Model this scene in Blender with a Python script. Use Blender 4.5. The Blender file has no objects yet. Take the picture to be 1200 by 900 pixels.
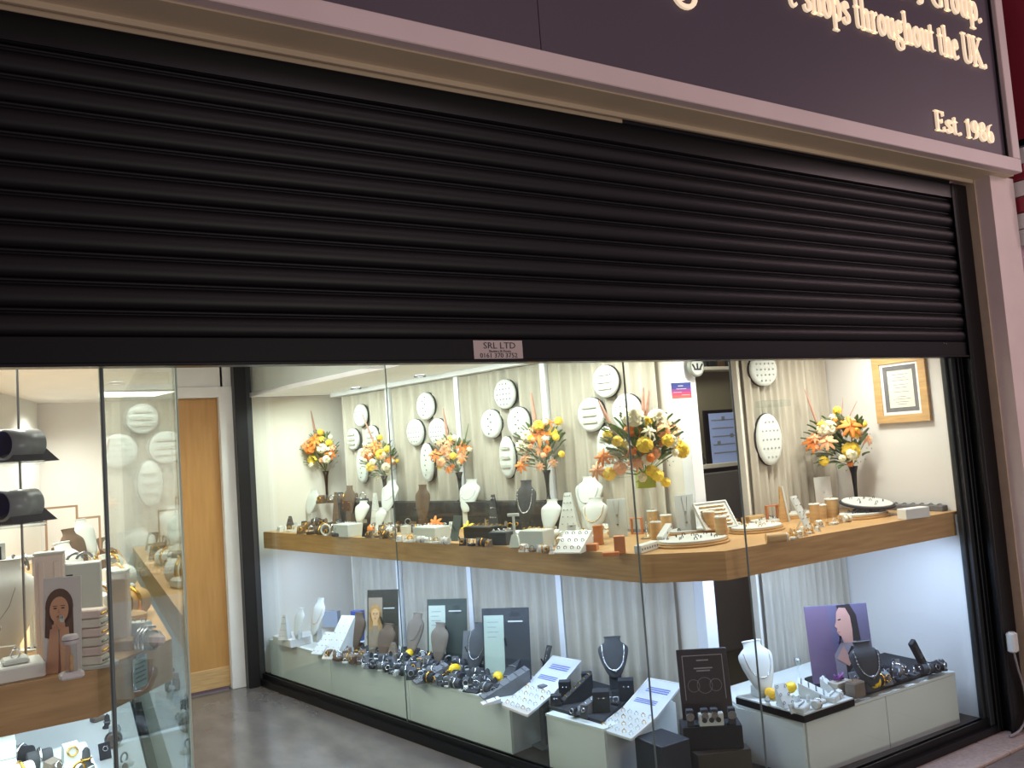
import bpy, bmesh, math, random
from mathutils import Vector, Matrix
random.seed(7)
sc = bpy.context.scene
C = sc.collection
# ---------------------------------------------------------------- camera
F = 1000.0
def _ray(x, y): return Vector((x-600, 450-y, -F))
AX = _ray(2163, 407).normalized()
UP = _ray(2163, 407).cross(_ray(-300, 588)).normalized()
if UP.y < 0: UP = -UP
AY = UP.cross(AX)
M = Matrix((AX, AY, UP))
EYE = Vector((0, 0, 1.6))
cd = bpy.data.cameras.new('camera'); cam = bpy.data.objects.new('camera', cd); C.objects.link(cam)
cam.matrix_world = Matrix.Translation(EYE) @ M.to_4x4()
cd.sensor_width = 36; cd.lens = 30; cd.clip_start = .05
sc.camera = cam
def at(x, y, z):                       # where the sight line of a measured pixel meets the level z
    d = M @ _ray(x, y); return EYE + d*((z-1.6)/d.z)
def onwall(x, y, P0, P1):              # ... or an upright plane through P0, P1
    n = Vector((P0[1]-P1[1], P1[0]-P0[0], 0)); d = M @ _ray(x, y)
    return EYE + d*(n.dot(Vector((P0[0], P0[1], 0))-EYE)/n.dot(d))
def depth(p): return -((M.transposed() @ (Vector(p)-EYE)).z)
# ---------------------------------------------------------------- world, lights, exposure
w = bpy.data.worlds.new('dusk'); sc.world = w; w.use_nodes = True
w.node_tree.nodes['Background'].inputs[0].default_value = (.50, .36, .42, 1)
w.node_tree.nodes['Background'].inputs[1].default_value = .48
sc.view_settings.view_transform = 'Standard'; sc.view_settings.look = 'None'
sc.view_settings.exposure = 0; sc.view_settings.gamma = 1
def area(name, loc, target, sx, sy, power, col):
    l = bpy.data.lights.new(name, 'AREA'); l.shape = 'RECTANGLE'; l.size = sx; l.size_y = sy
    l.energy = power; l.color = col
    o = bpy.data.objects.new(name, l); C.objects.link(o); o.location = loc
    o.rotation_euler = (Vector(target)-Vector(loc)).to_track_quat('-Z', 'Y').to_euler()
    return o
WARM = (1, .95, .87); GREEN = (.90, 1, .95); COOL = (.52, .67, 1)
area('street_fill', (3.2, -3.0, 4.8), (2.4, 2.4, 2.0), 2.5, 1.2, 34, (1, .78, .80))
area('street_fill', (7.5, -.5, 3.6), (4.6, 2.4, 1.5), 1.0, 1.0, 40, (1, .72, .74))
area('lobby_light', (1.35, 4.4, 2.5), (1.35, 4.4, 0), .5, 2.2, 16, (1, .97, .92))
# strips under the display ceilings (behind the shutter line) and under the oak shelves
a = area('display_light', (2.30, 4.65, 2.07), (2.66, 4.75, .9), .22, 3.1, 33, GREEN); a.rotation_euler = (0, math.radians(-10), math.radians(9))
a = area('display_light', (2.72, 3.3, 2.03), (2.72, 3.3, 0), .3, .7, 5, WARM)
for x_ in (3.0, 3.45, 3.9):
    l = bpy.data.lights.new('front_spot', 'SPOT'); l.energy = 24; l.color = WARM; l.spot_size = math.radians(150); l.spot_blend = 1; l.shadow_soft_size = .04
    o = bpy.data.objects.new('front_spot', l); C.objects.link(o); o.location = (x_, 2.74, 2.075); o.rotation_euler = (math.radians(12), 0, 0)
area('display_light', (4.0, 2.8, 2.03), (4.15, 3.0, 1.0), .3, .3, 3, (1, .90, .84))
a = area('shelf_light', (2.22, 4.6, .955), (2.5, 4.6, 0), .10, 3.3, 28, COOL); a.rotation_euler = (0, math.radians(-12), math.radians(9))
area('shelf_light', (3.5, 2.72, .955), (3.6, 3.0, 0), 1.2, .06, 14, COOL)
area('display_light', (-.05, 3.0, 2.03), (.1, 3.3, 1.0), .6, .3, 16, WARM)
for x_, y_ in ((.22, 3.5), (.32, 4.3), (.42, 5.1), (.52, 5.9)):
    l = bpy.data.lights.new('left_spot', 'SPOT'); l.energy = 42; l.color = WARM; l.spot_size = math.radians(150); l.spot_blend = 1; l.shadow_soft_size = .04
    o = bpy.data.objects.new('left_spot', l); C.objects.link(o); o.location = (x_, y_, 2.075)
area('shelf_light', (.1, 2.85, .955), (.1, 3.0, 0), .6, .3, 3.5, (.8, .95, 1))
l = bpy.data.lights.new('end_fill', 'SPOT'); l.energy = 22; l.color = GREEN; l.spot_size = math.radians(150); l.spot_blend = 1; l.shadow_soft_size = .04  # added spot that brightens the cream end wall
o = bpy.data.objects.new('end_fill', l); C.objects.link(o); o.location = (2.02, 5.85, 2.075); o.rotation_euler = (math.radians(14), 0, 0)
area('street_fill', (3.0, -3.6, .5), (3.0, 2.4, 2.6), 3, .8, 80, (1, .93, .84))  # added low fill from the street side, brightens soffit and pier
a = area('shelf_light', (.42, 4.4, .955), (.3, 4.4, 0), .1, 2.8, 9, COOL); a.rotation_euler = (0, 0, math.radians(-5))
area('shop_light', (3.9, 3.95, 2.35), (4.2, 4.4, 1), .8, .4, 12, (1, .93, .8))
# ---------------------------------------------------------------- materials
def srgb(h):
    h = h.lstrip('#'); v = [int(h[i:i+2], 16)/255 for i in (0, 2, 4)]
    return tuple((c/12.92 if c <= .04045 else ((c+.055)/1.055)**2.4) for c in v)+(1,)
MATS = {}
def mat(name, hexc, rough=.5, metal=0, var=0, scale=8, bump=0, stretch=(1,1,1), emit=0, hex2=None, coat=0):
    if name in MATS: return MATS[name]
    m = bpy.data.materials.new(name); m.use_nodes = True; nt = m.node_tree
    b = nt.nodes['Principled BSDF']; col = srgb(hexc)
    b.inputs['Base Color'].default_value = col; b.inputs['Roughness'].default_value = rough
    b.inputs['Metallic'].default_value = metal
    if coat: b.inputs['Coat Weight'].default_value = coat
    if emit: b.inputs['Emission Color'].default_value = col; b.inputs['Emission Strength'].default_value = emit
    tc = nt.nodes.new('ShaderNodeTexCoord'); mp = nt.nodes.new('ShaderNodeMapping'); mp.inputs['Scale'].default_value = stretch
    nz = nt.nodes.new('ShaderNodeTexNoise'); nz.inputs['Scale'].default_value = scale; nz.inputs['Detail'].default_value = 4
    nt.links.new(tc.outputs['Object'], mp.inputs[0]); nt.links.new(mp.outputs[0], nz.inputs['Vector'])
    r = nt.nodes.new('ShaderNodeValToRGB'); r.color_ramp.elements[0].position = .3; r.color_ramp.elements[1].position = .7
    v = var or .03
    c2 = srgb(hex2) if hex2 else tuple(c*(1-v) for c in col[:3])+(1,)
    r.color_ramp.elements[0].color = c2
    r.color_ramp.elements[1].color = col if hex2 else tuple(min(1, c*(1+v)) for c in col[:3])+(1,)
    nt.links.new(nz.outputs['Fac'], r.inputs[0]); nt.links.new(r.outputs[0], b.inputs['Base Color'])
    if bump:
        bp = nt.nodes.new('ShaderNodeBump'); bp.inputs['Strength'].default_value = bump; bp.inputs['Distance'].default_value = .01
        nt.links.new(nz.outputs['Fac'], bp.inputs['Height']); nt.links.new(bp.outputs[0], b.inputs['Normal'])
    MATS[name] = m; return m
def glassmat(name, tint, f0):
    m = bpy.data.materials.new(name); m.use_nodes = True; nt = m.node_tree; nt.nodes.clear()
    out = nt.nodes.new('ShaderNodeOutputMaterial'); mix = nt.nodes.new('ShaderNodeMixShader')
    tr = nt.nodes.new('ShaderNodeBsdfTransparent'); tr.inputs[0].default_value = tint
    gl = nt.nodes.new('ShaderNodeBsdfGlossy'); gl.inputs['Roughness'].default_value = .0
    lw = nt.nodes.new('ShaderNodeLayerWeight'); lw.inputs[0].default_value = .5
    p = nt.nodes.new('ShaderNodeMath'); p.operation = 'POWER'; p.inputs[1].default_value = 5
    q = nt.nodes.new('ShaderNodeMath'); q.operation = 'MULTIPLY_ADD'; q.inputs[1].default_value = 1-f0; q.inputs[2].default_value = f0
    nt.links.new(lw.outputs['Facing'], p.inputs[0]); nt.links.new(p.outputs[0], q.inputs[0]); nt.links.new(q.outputs[0], mix.inputs[0])
    nt.links.new(tr.outputs[0], mix.inputs[1]); nt.links.new(gl.outputs[0], mix.inputs[2]); nt.links.new(mix.outputs[0], out.inputs[0])
    MATS[name] = m; return m
glassmat('pane_glass', (.955, .985, .965, 1), .028)
glassmat('corner_glass', (.90, .95, .93, 1), .20)
glassmat('clear_acrylic', (.93, .96, .96, 1), .05)
W = mat('white_leatherette', '#cbcfca', .45)
WD = mat('white_card', '#dcdcd8', .6)
WALLC = mat('cream_paint', '#ddd8cc', .8, var=.03, scale=2)
WALLP = mat('pale_paint', '#dfdcd8', .8, var=.02, scale=2)
LWALL = mat('white_paint', '#dedfda', .7)
OAK = mat('oak', '#c49c68', .42, var=.2, scale=5, stretch=(1.0, 1.0, 14), hex2='#ab8352')
OAKD = mat('oak_door', '#b98a4c', .4, scale=4, stretch=(9, 9, .8), hex2='#ac7d40')
LIGHTOAK = mat('pale_wood', '#bf9b68', .5, var=.15, scale=9, stretch=(1, 1, 8))
COPPER = mat('terracotta_wood', '#c07a4a', .5, var=.1, scale=12)
PLINTH = mat('plinth_laminate', '#dbe1dc', .35, var=.02)
BLK = mat('black_metal', '#0e0f11', .35, var=.1)
BLKF = mat('black_velvet', '#26272b', .8, var=.15, scale=40)
GREYF = mat('charcoal_suede', '#3c3e42', .75, var=.12, scale=30)
MIDG = mat('grey_suede', '#66676a', .7, var=.1, scale=30)
BRNF = mat('brown_suede', '#5d4a3a', .75, var=.12, scale=30)
TAUPE = mat('taupe_suede', '#75695d', .75, var=.1, scale=30)
SILVER = mat('silver', '#d8dade', .18, 1)
GOLD = mat('gold', '#d6a54a', .22, 1)
STEEL = mat('dull_steel', '#8d8f90', .35, 1)
LEMON = mat('lemon_skin', '#efc61f', .4, var=.06, scale=60, bump=.3)
SHUT = mat('shutter_paint', '#100f12', .44, var=.06, scale=3)
SHUT.node_tree.nodes['Principled BSDF'].inputs['Specular IOR Level'].default_value = .22
SHUTD = mat('shutter_rail_paint', '#07090b', .45, var=.08)
GRYM = mat('warm_grey_metal', '#cdbcb8', .45, var=.05, scale=3)
SHUTD.node_tree.nodes['Principled BSDF'].inputs['Specular IOR Level'].default_value = .2; BLK.node_tree.nodes['Principled BSDF'].inputs['Specular IOR Level'].default_value = .3
SOFF = mat('soffit_metal', '#c6b699', .5, var=.06, scale=3)
FASC = mat('fascia_vinyl', '#463b47', .5, var=.04, scale=2)
FLOORM = mat('lobby_vinyl', '#6b6764', .16, scale=5, hex2='#595655', stretch=(1.5, .7, 1))
CURT = mat('linen_curtain', '#bdb6a8', .85, scale=14, hex2='#aea697', stretch=(3, 3, .25))
INK = mat('dark_ink', '#34343a', .7)
INKG = mat('grey_ink', '#8b8f98', .7)
# ---------------------------------------------------------------- mesh builder
class MB:
    def __init__(s): s.v = []; s.f = []; s.sm = []
    def add(s, vs, fs, smooth=False, mx=None):
        n = len(s.v); s.v += [tuple(mx @ Vector(v)) if mx else tuple(v) for v in vs]
        s.f += [tuple(n+i for i in f) for f in fs]; s.sm += [smooth]*len(fs); return s
    def box(s, x0, y0, z0, x1, y1, z1, mx=None):
        return s.add([(x0,y0,z0),(x1,y0,z0),(x1,y1,z0),(x0,y1,z0),(x0,y0,z1),(x1,y0,z1),(x1,y1,z1),(x0,y1,z1)],
            [(0,3,2,1),(4,5,6,7),(0,1,5,4),(1,2,6,5),(2,3,7,6),(3,0,4,7)], False, mx)
    def bbox(s, x0, y0, z0, x1, y1, z1, b=.003, mx=None):     # bevelled box
        b = min(b, abs(x1-x0)*.45, abs(y1-y0)*.45, abs(z1-z0)*.45)
        rings = []
        for z, i in ((z0, b), (z0+b, 0), (z1-b, 0), (z1, b)):
            rings.append([(x0+b+i,y0+i,z),(x1-b-i,y0+i,z),(x1-i,y0+b+i,z),(x1-i,y1-b-i,z),(x1-b-i,y1-i,z),(x0+b+i,y1-i,z),(x0+i,y1-b-i,z),(x0+i,y0+b+i,z)])
        return s.loft(rings, True, mx, smooth=False)
    def loft(s, rings, caps=True, mx=None, smooth=True):
        n = len(rings[0]); vs = [p for r in rings for p in r]; fs = []
        for k in range(len(rings)-1):
            for i in range(n):
                j = (i+1) % n; fs.append((k*n+i, k*n+j, (k+1)*n+j, (k+1)*n+i))
        s.add(vs, fs, smooth, mx)
        if caps:
            s.add(rings[0], [tuple(range(n))[::-1]], False, mx); s.add(rings[-1], [tuple(range(n))], False, mx)
        return s
    def lathe(s, prof, n=20, mx=None, sx=1, sy=1, smooth=True):
        return s.loft([[(r*sx*math.cos(2*math.pi*i/n), r*sy*math.sin(2*math.pi*i/n), z) for i in range(n)] for r, z in prof], True, mx, smooth)
    def cyl(s, r, z0, z1, n=20, mx=None, sx=1, sy=1): return s.lathe([(r, z0), (r, z1)], n, mx, sx, sy)
    def ball(s, c, r, n=10, sx=1, sy=1, sz=1, mx=None):
        k = max(4, n//2+1)
        rg = [[(c[0]+sx*r*math.sin(a)*math.cos(2*math.pi*i/n), c[1]+sy*r*math.sin(a)*math.sin(2*math.pi*i/n), c[2]-sz*r*math.cos(a)) for i in range(n)]
              for a in [math.pi*(j+.25)/(k+.5) for j in range(k+1)]]
        return s.loft(rg, True, mx)
    def tube(s, pts, r, n=6, closed=False, mx=None):
        P = [Vector(p) for p in pts]; m = len(P); rg = []
        for i in range(m):
            t = (P[(i+1) % m]-P[i-1]) if closed else (P[min(i+1, m-1)]-P[max(i-1, 0)])
            t.normalize(); u = t.orthogonal().normalized() if abs(t.z) > .95 else t.cross(Vector((0,0,1))).normalized()
            v = t.cross(u); rr = r(i/(m-1)) if callable(r) else r
            rg.append([tuple(P[i]+u*rr*math.cos(2*math.pi*k/n)+v*rr*math.sin(2*math.pi*k/n)) for k in range(n)])
        if closed: rg.append(rg[0])
        return s.loft(rg, not closed, mx)
    def torus(s, R, r, mx=None, a0=0, a1=2*math.pi, n=16, k=6, flat=1):
        full = abs(a1-a0-2*math.pi) < 1e-6; m = n if full else n+1; rg = []
        for i in range(m):
            a = a0+(a1-a0)*i/n
            rg.append([((R+r*math.cos(2*math.pi*j/k))*math.cos(a), (R+r*math.cos(2*math.pi*j/k))*math.sin(a), flat*r*math.sin(2*math.pi*j/k)) for j in range(k)])
        if full: rg.append(rg[0])
        return s.loft(rg, not full, mx)
    def prism(s, poly, z0, z1, mx=None):
        n = len(poly)
        return s.loft([[(x, y, z0) for x, y in poly], [(x, y, z1) for x, y in poly]], True, mx, smooth=False)
    def mesh(s, name, m):
        me = bpy.data.meshes.new(name); me.from_pydata(s.v, [], s.f); me.polygons.foreach_set('use_smooth', s.sm)
        if m: me.materials.append(m)
        me.update(); return me
    def build(s, name, m, parent=None): return link(name, s.mesh(name, m), parent)
def link(name, me, parent=None):
    o = bpy.data.objects.new(name, me); C.objects.link(o)
    if parent: o.parent = parent
    return o
def tag(o, label, cat, group=None, kind=None):
    if label: o['label'] = label; o['category'] = cat
    if group: o['group'] = group
    if kind: o['kind'] = kind
    return o
def thing(name, label, cat, loc=(0,0,0), rz=0, group=None):
    o = bpy.data.objects.new(name, None); C.objects.link(o); o.empty_display_size = .02
    o.location = loc; o.rotation_euler = (0, 0, math.radians(rz)); return tag(o, label, cat, group)
def struct(o): o['kind'] = 'structure'; return o
def RX(a): return Matrix.Rotation(math.radians(a), 4, 'X')
def RY(a): return Matrix.Rotation(math.radians(a), 4, 'Y')
def RZ(a): return Matrix.Rotation(math.radians(a), 4, 'Z')
def T(x, y, z): return Matrix.Translation((x, y, z))
def copytree(o, parent=None):
    c = o.copy(); C.objects.link(c)
    if parent: c.parent = parent
    for ch in o.children: copytree(ch, c)
    return c
# ---------------------------------------------------------------- plan of the shopfront (x along the front, y into the shop)
CAMY = 0
G1 = (2.35, 2.78); G2 = (2.69, 2.50); GR = (4.26, 2.46); GE = (1.77, 6.42)
B0 = (2.46, 6.30); B1 = (3.05, 3.15); C1 = (3.54, 3.25); C2 = (4.27, 3.25)
L1 = (.30, 2.46); L2 = (.545, 2.765); L3 = (.90, 6.42)
LB = (.325, 6.30); LC = (-.55, 3.3)
CEIL = 2.10
def upright(mb, P, Q, z0, z1, t=.012, side=1):            # an upright slab from P to Q
    d = Vector((Q[0]-P[0], Q[1]-P[1])).normalized(); n = Vector((-d.y, d.x))*t*side
    poly = [P, Q, (Q[0]+n.x, Q[1]+n.y), (P[0]+n.x, P[1]+n.y)]
    if side < 0: poly = poly[::-1]
    return mb.prism(poly, z0, z1)
def lerp(P, Q, t): return (P[0]+(Q[0]-P[0])*t, P[1]+(Q[1]-P[1])*t)
# floors
struct(MB().box(.55, 2.46, -.05, 2.75, 6.6, 0).build('floor', FLOORM))
DARKF = mat('dark_carpet', '#3a352f', .8, var=.1, scale=30)
struct(MB().prism([(1.80, 6.42), (2.37, 2.80), (2.70, 2.53), (4.27, 2.49), (4.27, 3.3), (5.4, 3.3), (5.4, 8), (1.80, 8)], .0, .06).build('floor', DARKF))
struct(MB().prism([(.28, 2.49), (.53, 2.78), (.88, 6.42), (-2.2, 6.42), (-2.2, 2.49)], 0, .06).build('floor', DARKF))
# threshold kerb and pavement, laid stone by stone
STONE = mat('pink_granite', '#a8968c', .6, var=.15, scale=60, bump=.2)
TILE = mat('brown_paver', '#6e625c', .6, var=.18, scale=30, bump=.25)
kerb = struct(thing('floor', None, None)); 
for i in range(9):
    x0 = -.9+i*.62
    MB().bbox(x0+.003, 2.27, -.06, x0+.617, 2.455, .012, .004).build('kerb_stone', STONE, kerb)
pav = struct(thing('floor', None, None)); tm = MB().bbox(.004, .004, -.05, .396, .296, 0, .004).mesh('paving_tile', TILE)
for j in range(7):
    for i in range(18):
        x0 = -1.0+i*.4+(.2 if j % 2 else 0); y0 = 1.97-j*.3
        o = link('paving_tile', tm, pav); o.location = (x0, y0, random.uniform(-.002, .002))
# end wall of the lobby with its oak door
lw = struct(thing('wall_lobby', None, None))
MB().box(1.585, 6.46, 0, 1.60, 6.6, 2.6).build('wall_panel', LWALL, lw)
MB().box(.50, 6.46, 2.19, 1.60, 6.6, 2.75).build('wall_panel', LWALL, lw)
MB().box(1.60, 6.46, 2.19, 1.80, 6.6, 2.75).build('wall_panel', LWALL, lw)
d = struct(thing('door_1', None, None))
MB().bbox(.99, 6.50, .02, 1.565, 6.54, 2.11, .004).build('door_leaf', OAKD, d)
MB().bbox(.99, 6.492, .02, 1.565, 6.50, .16, .002).build('kick_plate', LIGHTOAK, d)
fr = MB(); fr.bbox(1.565, 6.44, 0, 1.69, 6.56, 2.19).bbox(.86, 6.44, 2.11, 1.565, 6.56, 2.19).bbox(.86, 6.44, 0, .99, 6.56, 2.11)
fr.build('door_frame', WD, d)
struct(upright(MB(), (GE[0]+.03, GE[1]), (G1[0]+.03, G1[1]), CEIL+.03, 2.7, .02, 1).build('trim_11', LWALL)); struct(upright(MB(), (G1[0]+.03, G1[1]), (GR[0], GR[1]+.03), CEIL+.03, 2.7, .02, 1).build('trim_12', LWALL))
struct(MB().box(.4, 2.42, 2.72, 1.9, 6.7, 2.78).build('ceiling', LWALL))
# display walls
def walls(name, P, Q, z0, z1, m, side=1, t=.06): return struct(upright(MB(), P, Q, z0, z1, t, side).build(name, m))
walls('wall_left', (1.70, 6.46), (2.62, 6.46), 0, CEIL, WALLC, 1)
walls('wall_back', B0, B1, .06, CEIL, WALLC, 1, .05)
walls('wall_right', (4.27, 2.505), (4.27, 3.30), .06, 2.3, WALLP, -1)
walls('wall_back', C1, (4.27, 3.25), .06, CEIL, WALLC, 1, .04)
struct(MB().prism([GE, G1, G2, GR, (4.27, 3.29), (3.51, 3.29), (3.1, 3.14), (2.5, 6.42)], CEIL, CEIL+.03).build('ceiling', mat('white_ceiling', '#fafcfb', .7)))
walls('wall_far', (LB[0]-.02, 6.40), (.93, 6.40), 0, CEIL, WALLP, 1)
walls('wall_far', LB, LC, .06, CEIL, WALLP, 1)
walls('wall_far', LC, (-2.2, 3.3), .06, CEIL, WALLP, 1)
struct(MB().prism([(-2.2, 2.49), L1, L2, L3, (LB[0], 6.4), LC, (-2.2, 3.3)], CEIL, CEIL+.03).build('ceiling', MATS['white_ceiling']))
# the shop beyond the gap
OLIVE = mat('olive_wall', '#8a8470', .8, var=.05); DGREY = mat('grey_panel', '#6a6763', .7, var=.05)
walls('wall_inner', (2.95, 4.60), (5.3, 4.60), .06, 2.6, OLIVE, 1)
walls('wall_inner', (5.3, 4.60), (5.3, 3.3), .06, 2.6, OLIVE, 1)
struct(MB().box(2.62, 3.1, 2.45, 5.3, 4.7, 2.5).build('ceiling', WALLC))
# white pillar at the end of the back wall
p = onwall(797, 500, (0, 3.24), (1, 3.24))
pil = struct(MB().bbox(p.x-.045, 3.13, .06, p.x+.03, 3.20, CEIL, .002).build('trim_1', mat('pillar_white', '#e2e3e6', .5)))
PX = p.x
struct(MB().bbox(C1[0]-.02, 3.225, .06, C1[0], 3.27, CEIL, .002).build('trim_2', WALLC))
# slim white posts between the curtain bays, proud of the back wall
dB = Vector((B1[0]-B0[0], B1[1]-B0[1], 0)).normalized(); nB = Vector((dB.y, -dB.x, 0))
if nB.x > 0: nB = -nB
def alongB(px, py=500): return onwall(px, py, B0, B1)
cuts = [alongB(x) for x in (408, 463, 545, 648, 783)]
k = 3
for c in cuts[1:4]:
    m = MB(); q = c+nB*.012
    m.box(-.02, -.045, .06, .02, .045, CEIL-.002, Matrix.Translation((q.x, q.y, 0)) @ Matrix.Rotation(math.atan2(dB.y, dB.x), 4, 'Z'))
    struct(m.build('trim_%d' % k, MATS['pillar_white'])); k += 1
PEL = struct(upright(MB(), (B0[0]+nB.x*.10, B0[1]+nB.y*.10), (B1[0]+nB.x*.10, B1[1]+nB.y*.10), CEIL-.03, CEIL, .10, 1).build('trim_%d' % k, MATS['pillar_white']))
def curtain(P, Q, z0, z1, label, pleats, seed, group):
    rnd = random.Random(seed); P = Vector((P[0], P[1])); Q = Vector((Q[0], Q[1])); d = Q-P; L = d.length; d.normalize(); n = Vector((-d.y, d.x))
    if n.dot(Vector((0, 0))-P) < 0: n = -n
    N = pleats*8; ph = [rnd.uniform(.6, 1.3) for _ in range(pleats+1)]
    front = []; zz = [z0, z0+.3*(z1-z0), z0+.7*(z1-z0), z1]; vs = []; fs = []
    for zi, z in enumerate(zz):
        for i in range(N+1):
            u = i/N; k = min(pleats-1, int(u*pleats))
            a = (.5+.5*math.cos(2*math.pi*u*pleats))**1.6*.032*ph[k] + .004*math.sin(9*u+zi*.8)
            q = P+d*(u*L)+n*(.010+a); vs.append((q.x, q.y, z))
        for i in range(N+1):
            u = i/N; q = P+d*(u*L)+n*.004; vs.append((q.x, q.y, z))
    R = 2*(N+1)
    for zi in range(3):
        for i in range(N):
            fs.append((zi*R+i, zi*R+i+1, (zi+1)*R+i+1, (zi+1)*R+i)); b = N+1
            fs.append((zi*R+b+i+1, zi*R+b+i, (zi+1)*R+b+i, (zi+1)*R+b+i+1))
    return tag(MB().add(vs, fs, True).build('curtain', CURT), label, 'curtain', group)
def off(c, s): return (c.x+dB.x*s, c.y+dB.y*s)
names = ['far left bay', 'second bay from the left',
         'bay under the four middle wall trays', 'bay next to the big green potted bouquet']
for i in range(4):
    curtain(off(cuts[i], .03), off(cuts[i+1], -.03), 1.11, CEIL-.035, 'beige linen curtain above the oak shelf, '+names[i], (5, 6, 8, 9)[i], i, 'upper curtains')
    curtain(off(cuts[i], .03), off(cuts[i+1], -.03), .07, .975, 'beige curtain below the oak shelf, '+['behind the brown face poster', 'behind the middle dark poster', 'behind the third dark poster', 'behind the silver chain bust'][i], (5, 6, 8, 9)[i], 20+i, 'lower curtains')
curtain((C1[0]+.005, 3.25), (4.262, 3.25), 1.11, CEIL-.01, 'beige curtain behind the two hanging pads on the right, above the shelf', 13, 11, 'upper curtains')
curtain((C1[0]+.005, 3.25), (4.262, 3.25), .07, .975, 'beige curtain below the shelf behind the white necklace bust', 12, 12, 'lower curtains')
# ---------------------------------------------------------------- oak shelf
def shelf(poly, label, nfront):
    t = thing('display_shelf', label, 'shelf')
    MB().prism(poly, 1.07, 1.10).build('worktop', OAK, t)
    for i in range(nfront):
        P, Q = poly[i], poly[i+1]
        upright(MB(), P, Q, .98, 1.07, .018, 1).build('apron_board', OAK, t)
    return t
SH = [(4.225, 2.51), (2.63, 2.565), (2.395, 2.80), (1.82, 6.37)]
SHr = SH[::-1]
t = thing('display_shelf', 'long oak shelf with a cornered front running through the right window', 'shelf')
MB().prism(SHr+[(4.265, 2.51), (4.265, 3.215), (3.58, 3.215), (3.15, 3.09), (2.99, 3.14), (2.42, 6.25), (2.42, 6.37)], 1.085, 1.10).build('worktop', OAK, t)
for P, Q in zip(SHr[:-1], SHr[1:]): upright(MB(), P, Q, .98, 1.085, .02, 1).build('apron_board', OAK, t)
LS = [(-1.6, 2.51), (.27, 2.51), (.50, 2.76), (.84, 6.37)]
t = thing('display_shelf', 'oak shelf in the left window under the white ring tray', 'shelf')
MB().prism([LS[0], LS[1], LS[2], LS[3], (.37, 6.37), (.33, 6.28), (-.53, 3.33), (-.55, 3.27), (-1.6, 3.27)], 1.085, 1.10).build('worktop', OAK, t)
for P, Q in zip(LS[:3], LS[1:]): upright(MB(), P, Q, .98, 1.085, .02, 1).build('apron_board', OAK, t)
# ---------------------------------------------------------------- plinths (fronts parallel to the window)
dG = Vector((G1[0]-GE[0], G1[1]-GE[1], 0)).normalized(); nG = Vector((-dG.y, dG.x, 0))      # nG points into the display? fixed below
if nG.x < 0: nG = -nG
def quadalong(P, Q, dep, inn):        # P,Q on the front line; dep deep along inn
    return [(P.x, P.y), (Q.x, Q.y), (Q.x+inn.x*dep, Q.y+inn.y*dep), (P.x+inn.x*dep, P.y+inn.y*dep)]
def glassline(px, py, z, off=.07):
    P = (GE[0]+nG.x*off, GE[1]+nG.y*off); Q = (G1[0]+nG.x*off, G1[1]+nG.y*off); return onwall(px, py, P, Q)
def plinth(a, b, z1, label, m=PLINTH, dep=.5, off=.07, panels=1):
    A = glassline(a, 760, z1, off); B = glassline(b, 830, z1, off); A.z = B.z = 0
    t = thing('display_plinth', label, 'plinth')
    MB().prism(quadalong(A+nG*.012, B+nG*.012, dep, nG), .06, z1-.012).build('carcass', m, t)
    MB().prism(quadalong(A-nG*.004, B-nG*.004, dep, nG), z1-.012, z1).build('top_board', m, t)
    for i in range(panels):
        P = A.lerp(B, i/panels)+dG*.002; Q = A.lerp(B, (i+1)/panels)-dG*.002
        MB().prism(quadalong(P, Q, .012, nG), .06, z1-.014).build('front_panel', m, t)
    return A, B
plinth(316, 597, .31, 'long pale green white plinth of three panels in the lower left of the window', panels=3, dep=.42)
plinth(634, 706, .31, 'short pale plinth under the black tray with the silver chain bust', dep=.50)
A = at(865, 826, .31); B = at(944, 843, .31); D = at(1119, 787, .31)
t = thing('display_plinth', 'grey white plinth beside the shutter guide in the lower right', 'plinth')
poly = [(A.x, A.y), (B.x, B.y), (D.x, D.y), (D.x+.02, 3.18), (A.x+.1, 3.18)]
MB().prism([(x+.006*0, y+.012) for x, y in poly], .06, .298).build('carcass', PLINTH, t)
MB().prism(poly, .298, .31).build('top_board', PLINTH, t)
mx = (B.x+D.x)/2
for P, Q in (((B.x+.004, B.y), (mx-.002, (B.y+D.y)/2)), ((mx+.002, (B.y+D.y)/2), (D.x-.003, D.y))):
    upright(MB(), P, Q, .06, .296, .012, 1).build('front_panel', PLINTH, t)
upright(MB(), (A.x, A.y+.01), (B.x, B.y+.01), .06, .296, .01, -1).build('side_panel', PLINTH, t)
BP = (A, B, D)
# dark block under the second price board, and the dark cabinet in the corner
P = at(706, 862, .29); tag(MB().bbox(2.44, 2.84, .06, 2.60, 3.02, .285, .003).build('dark_pedestal', mat('slate_paint', '#2b2f38', .5)), 'slate black pedestal under the right sloped price board', 'pedestal')
tag(MB().prism([(2.64, 2.84), (2.86, 2.74), (3.00, 3.0), (2.72, 3.10)], .06, .20).build('low_plinth', mat('umber_paint', '#3b342d', .6)), 'low dark brown plinth under the black standing case', 'plinth')
# left window lower deck
tag(MB().box(-1.4, 2.60, .06, .30, 3.2, .74).build('display_plinth', PLINTH), 'pale plinth low in the left window beneath the oak shelf', 'plinth')
tag(MB().prism([(.33, 2.80), (.50, 2.86), (.82, 6.3), (.42, 6.3), (-.1, 4.3), (.33, 3.4)], .06, .34).build('display_plinth', PLINTH), 'long low plinth beside the lobby in the left window', 'plinth')
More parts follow.
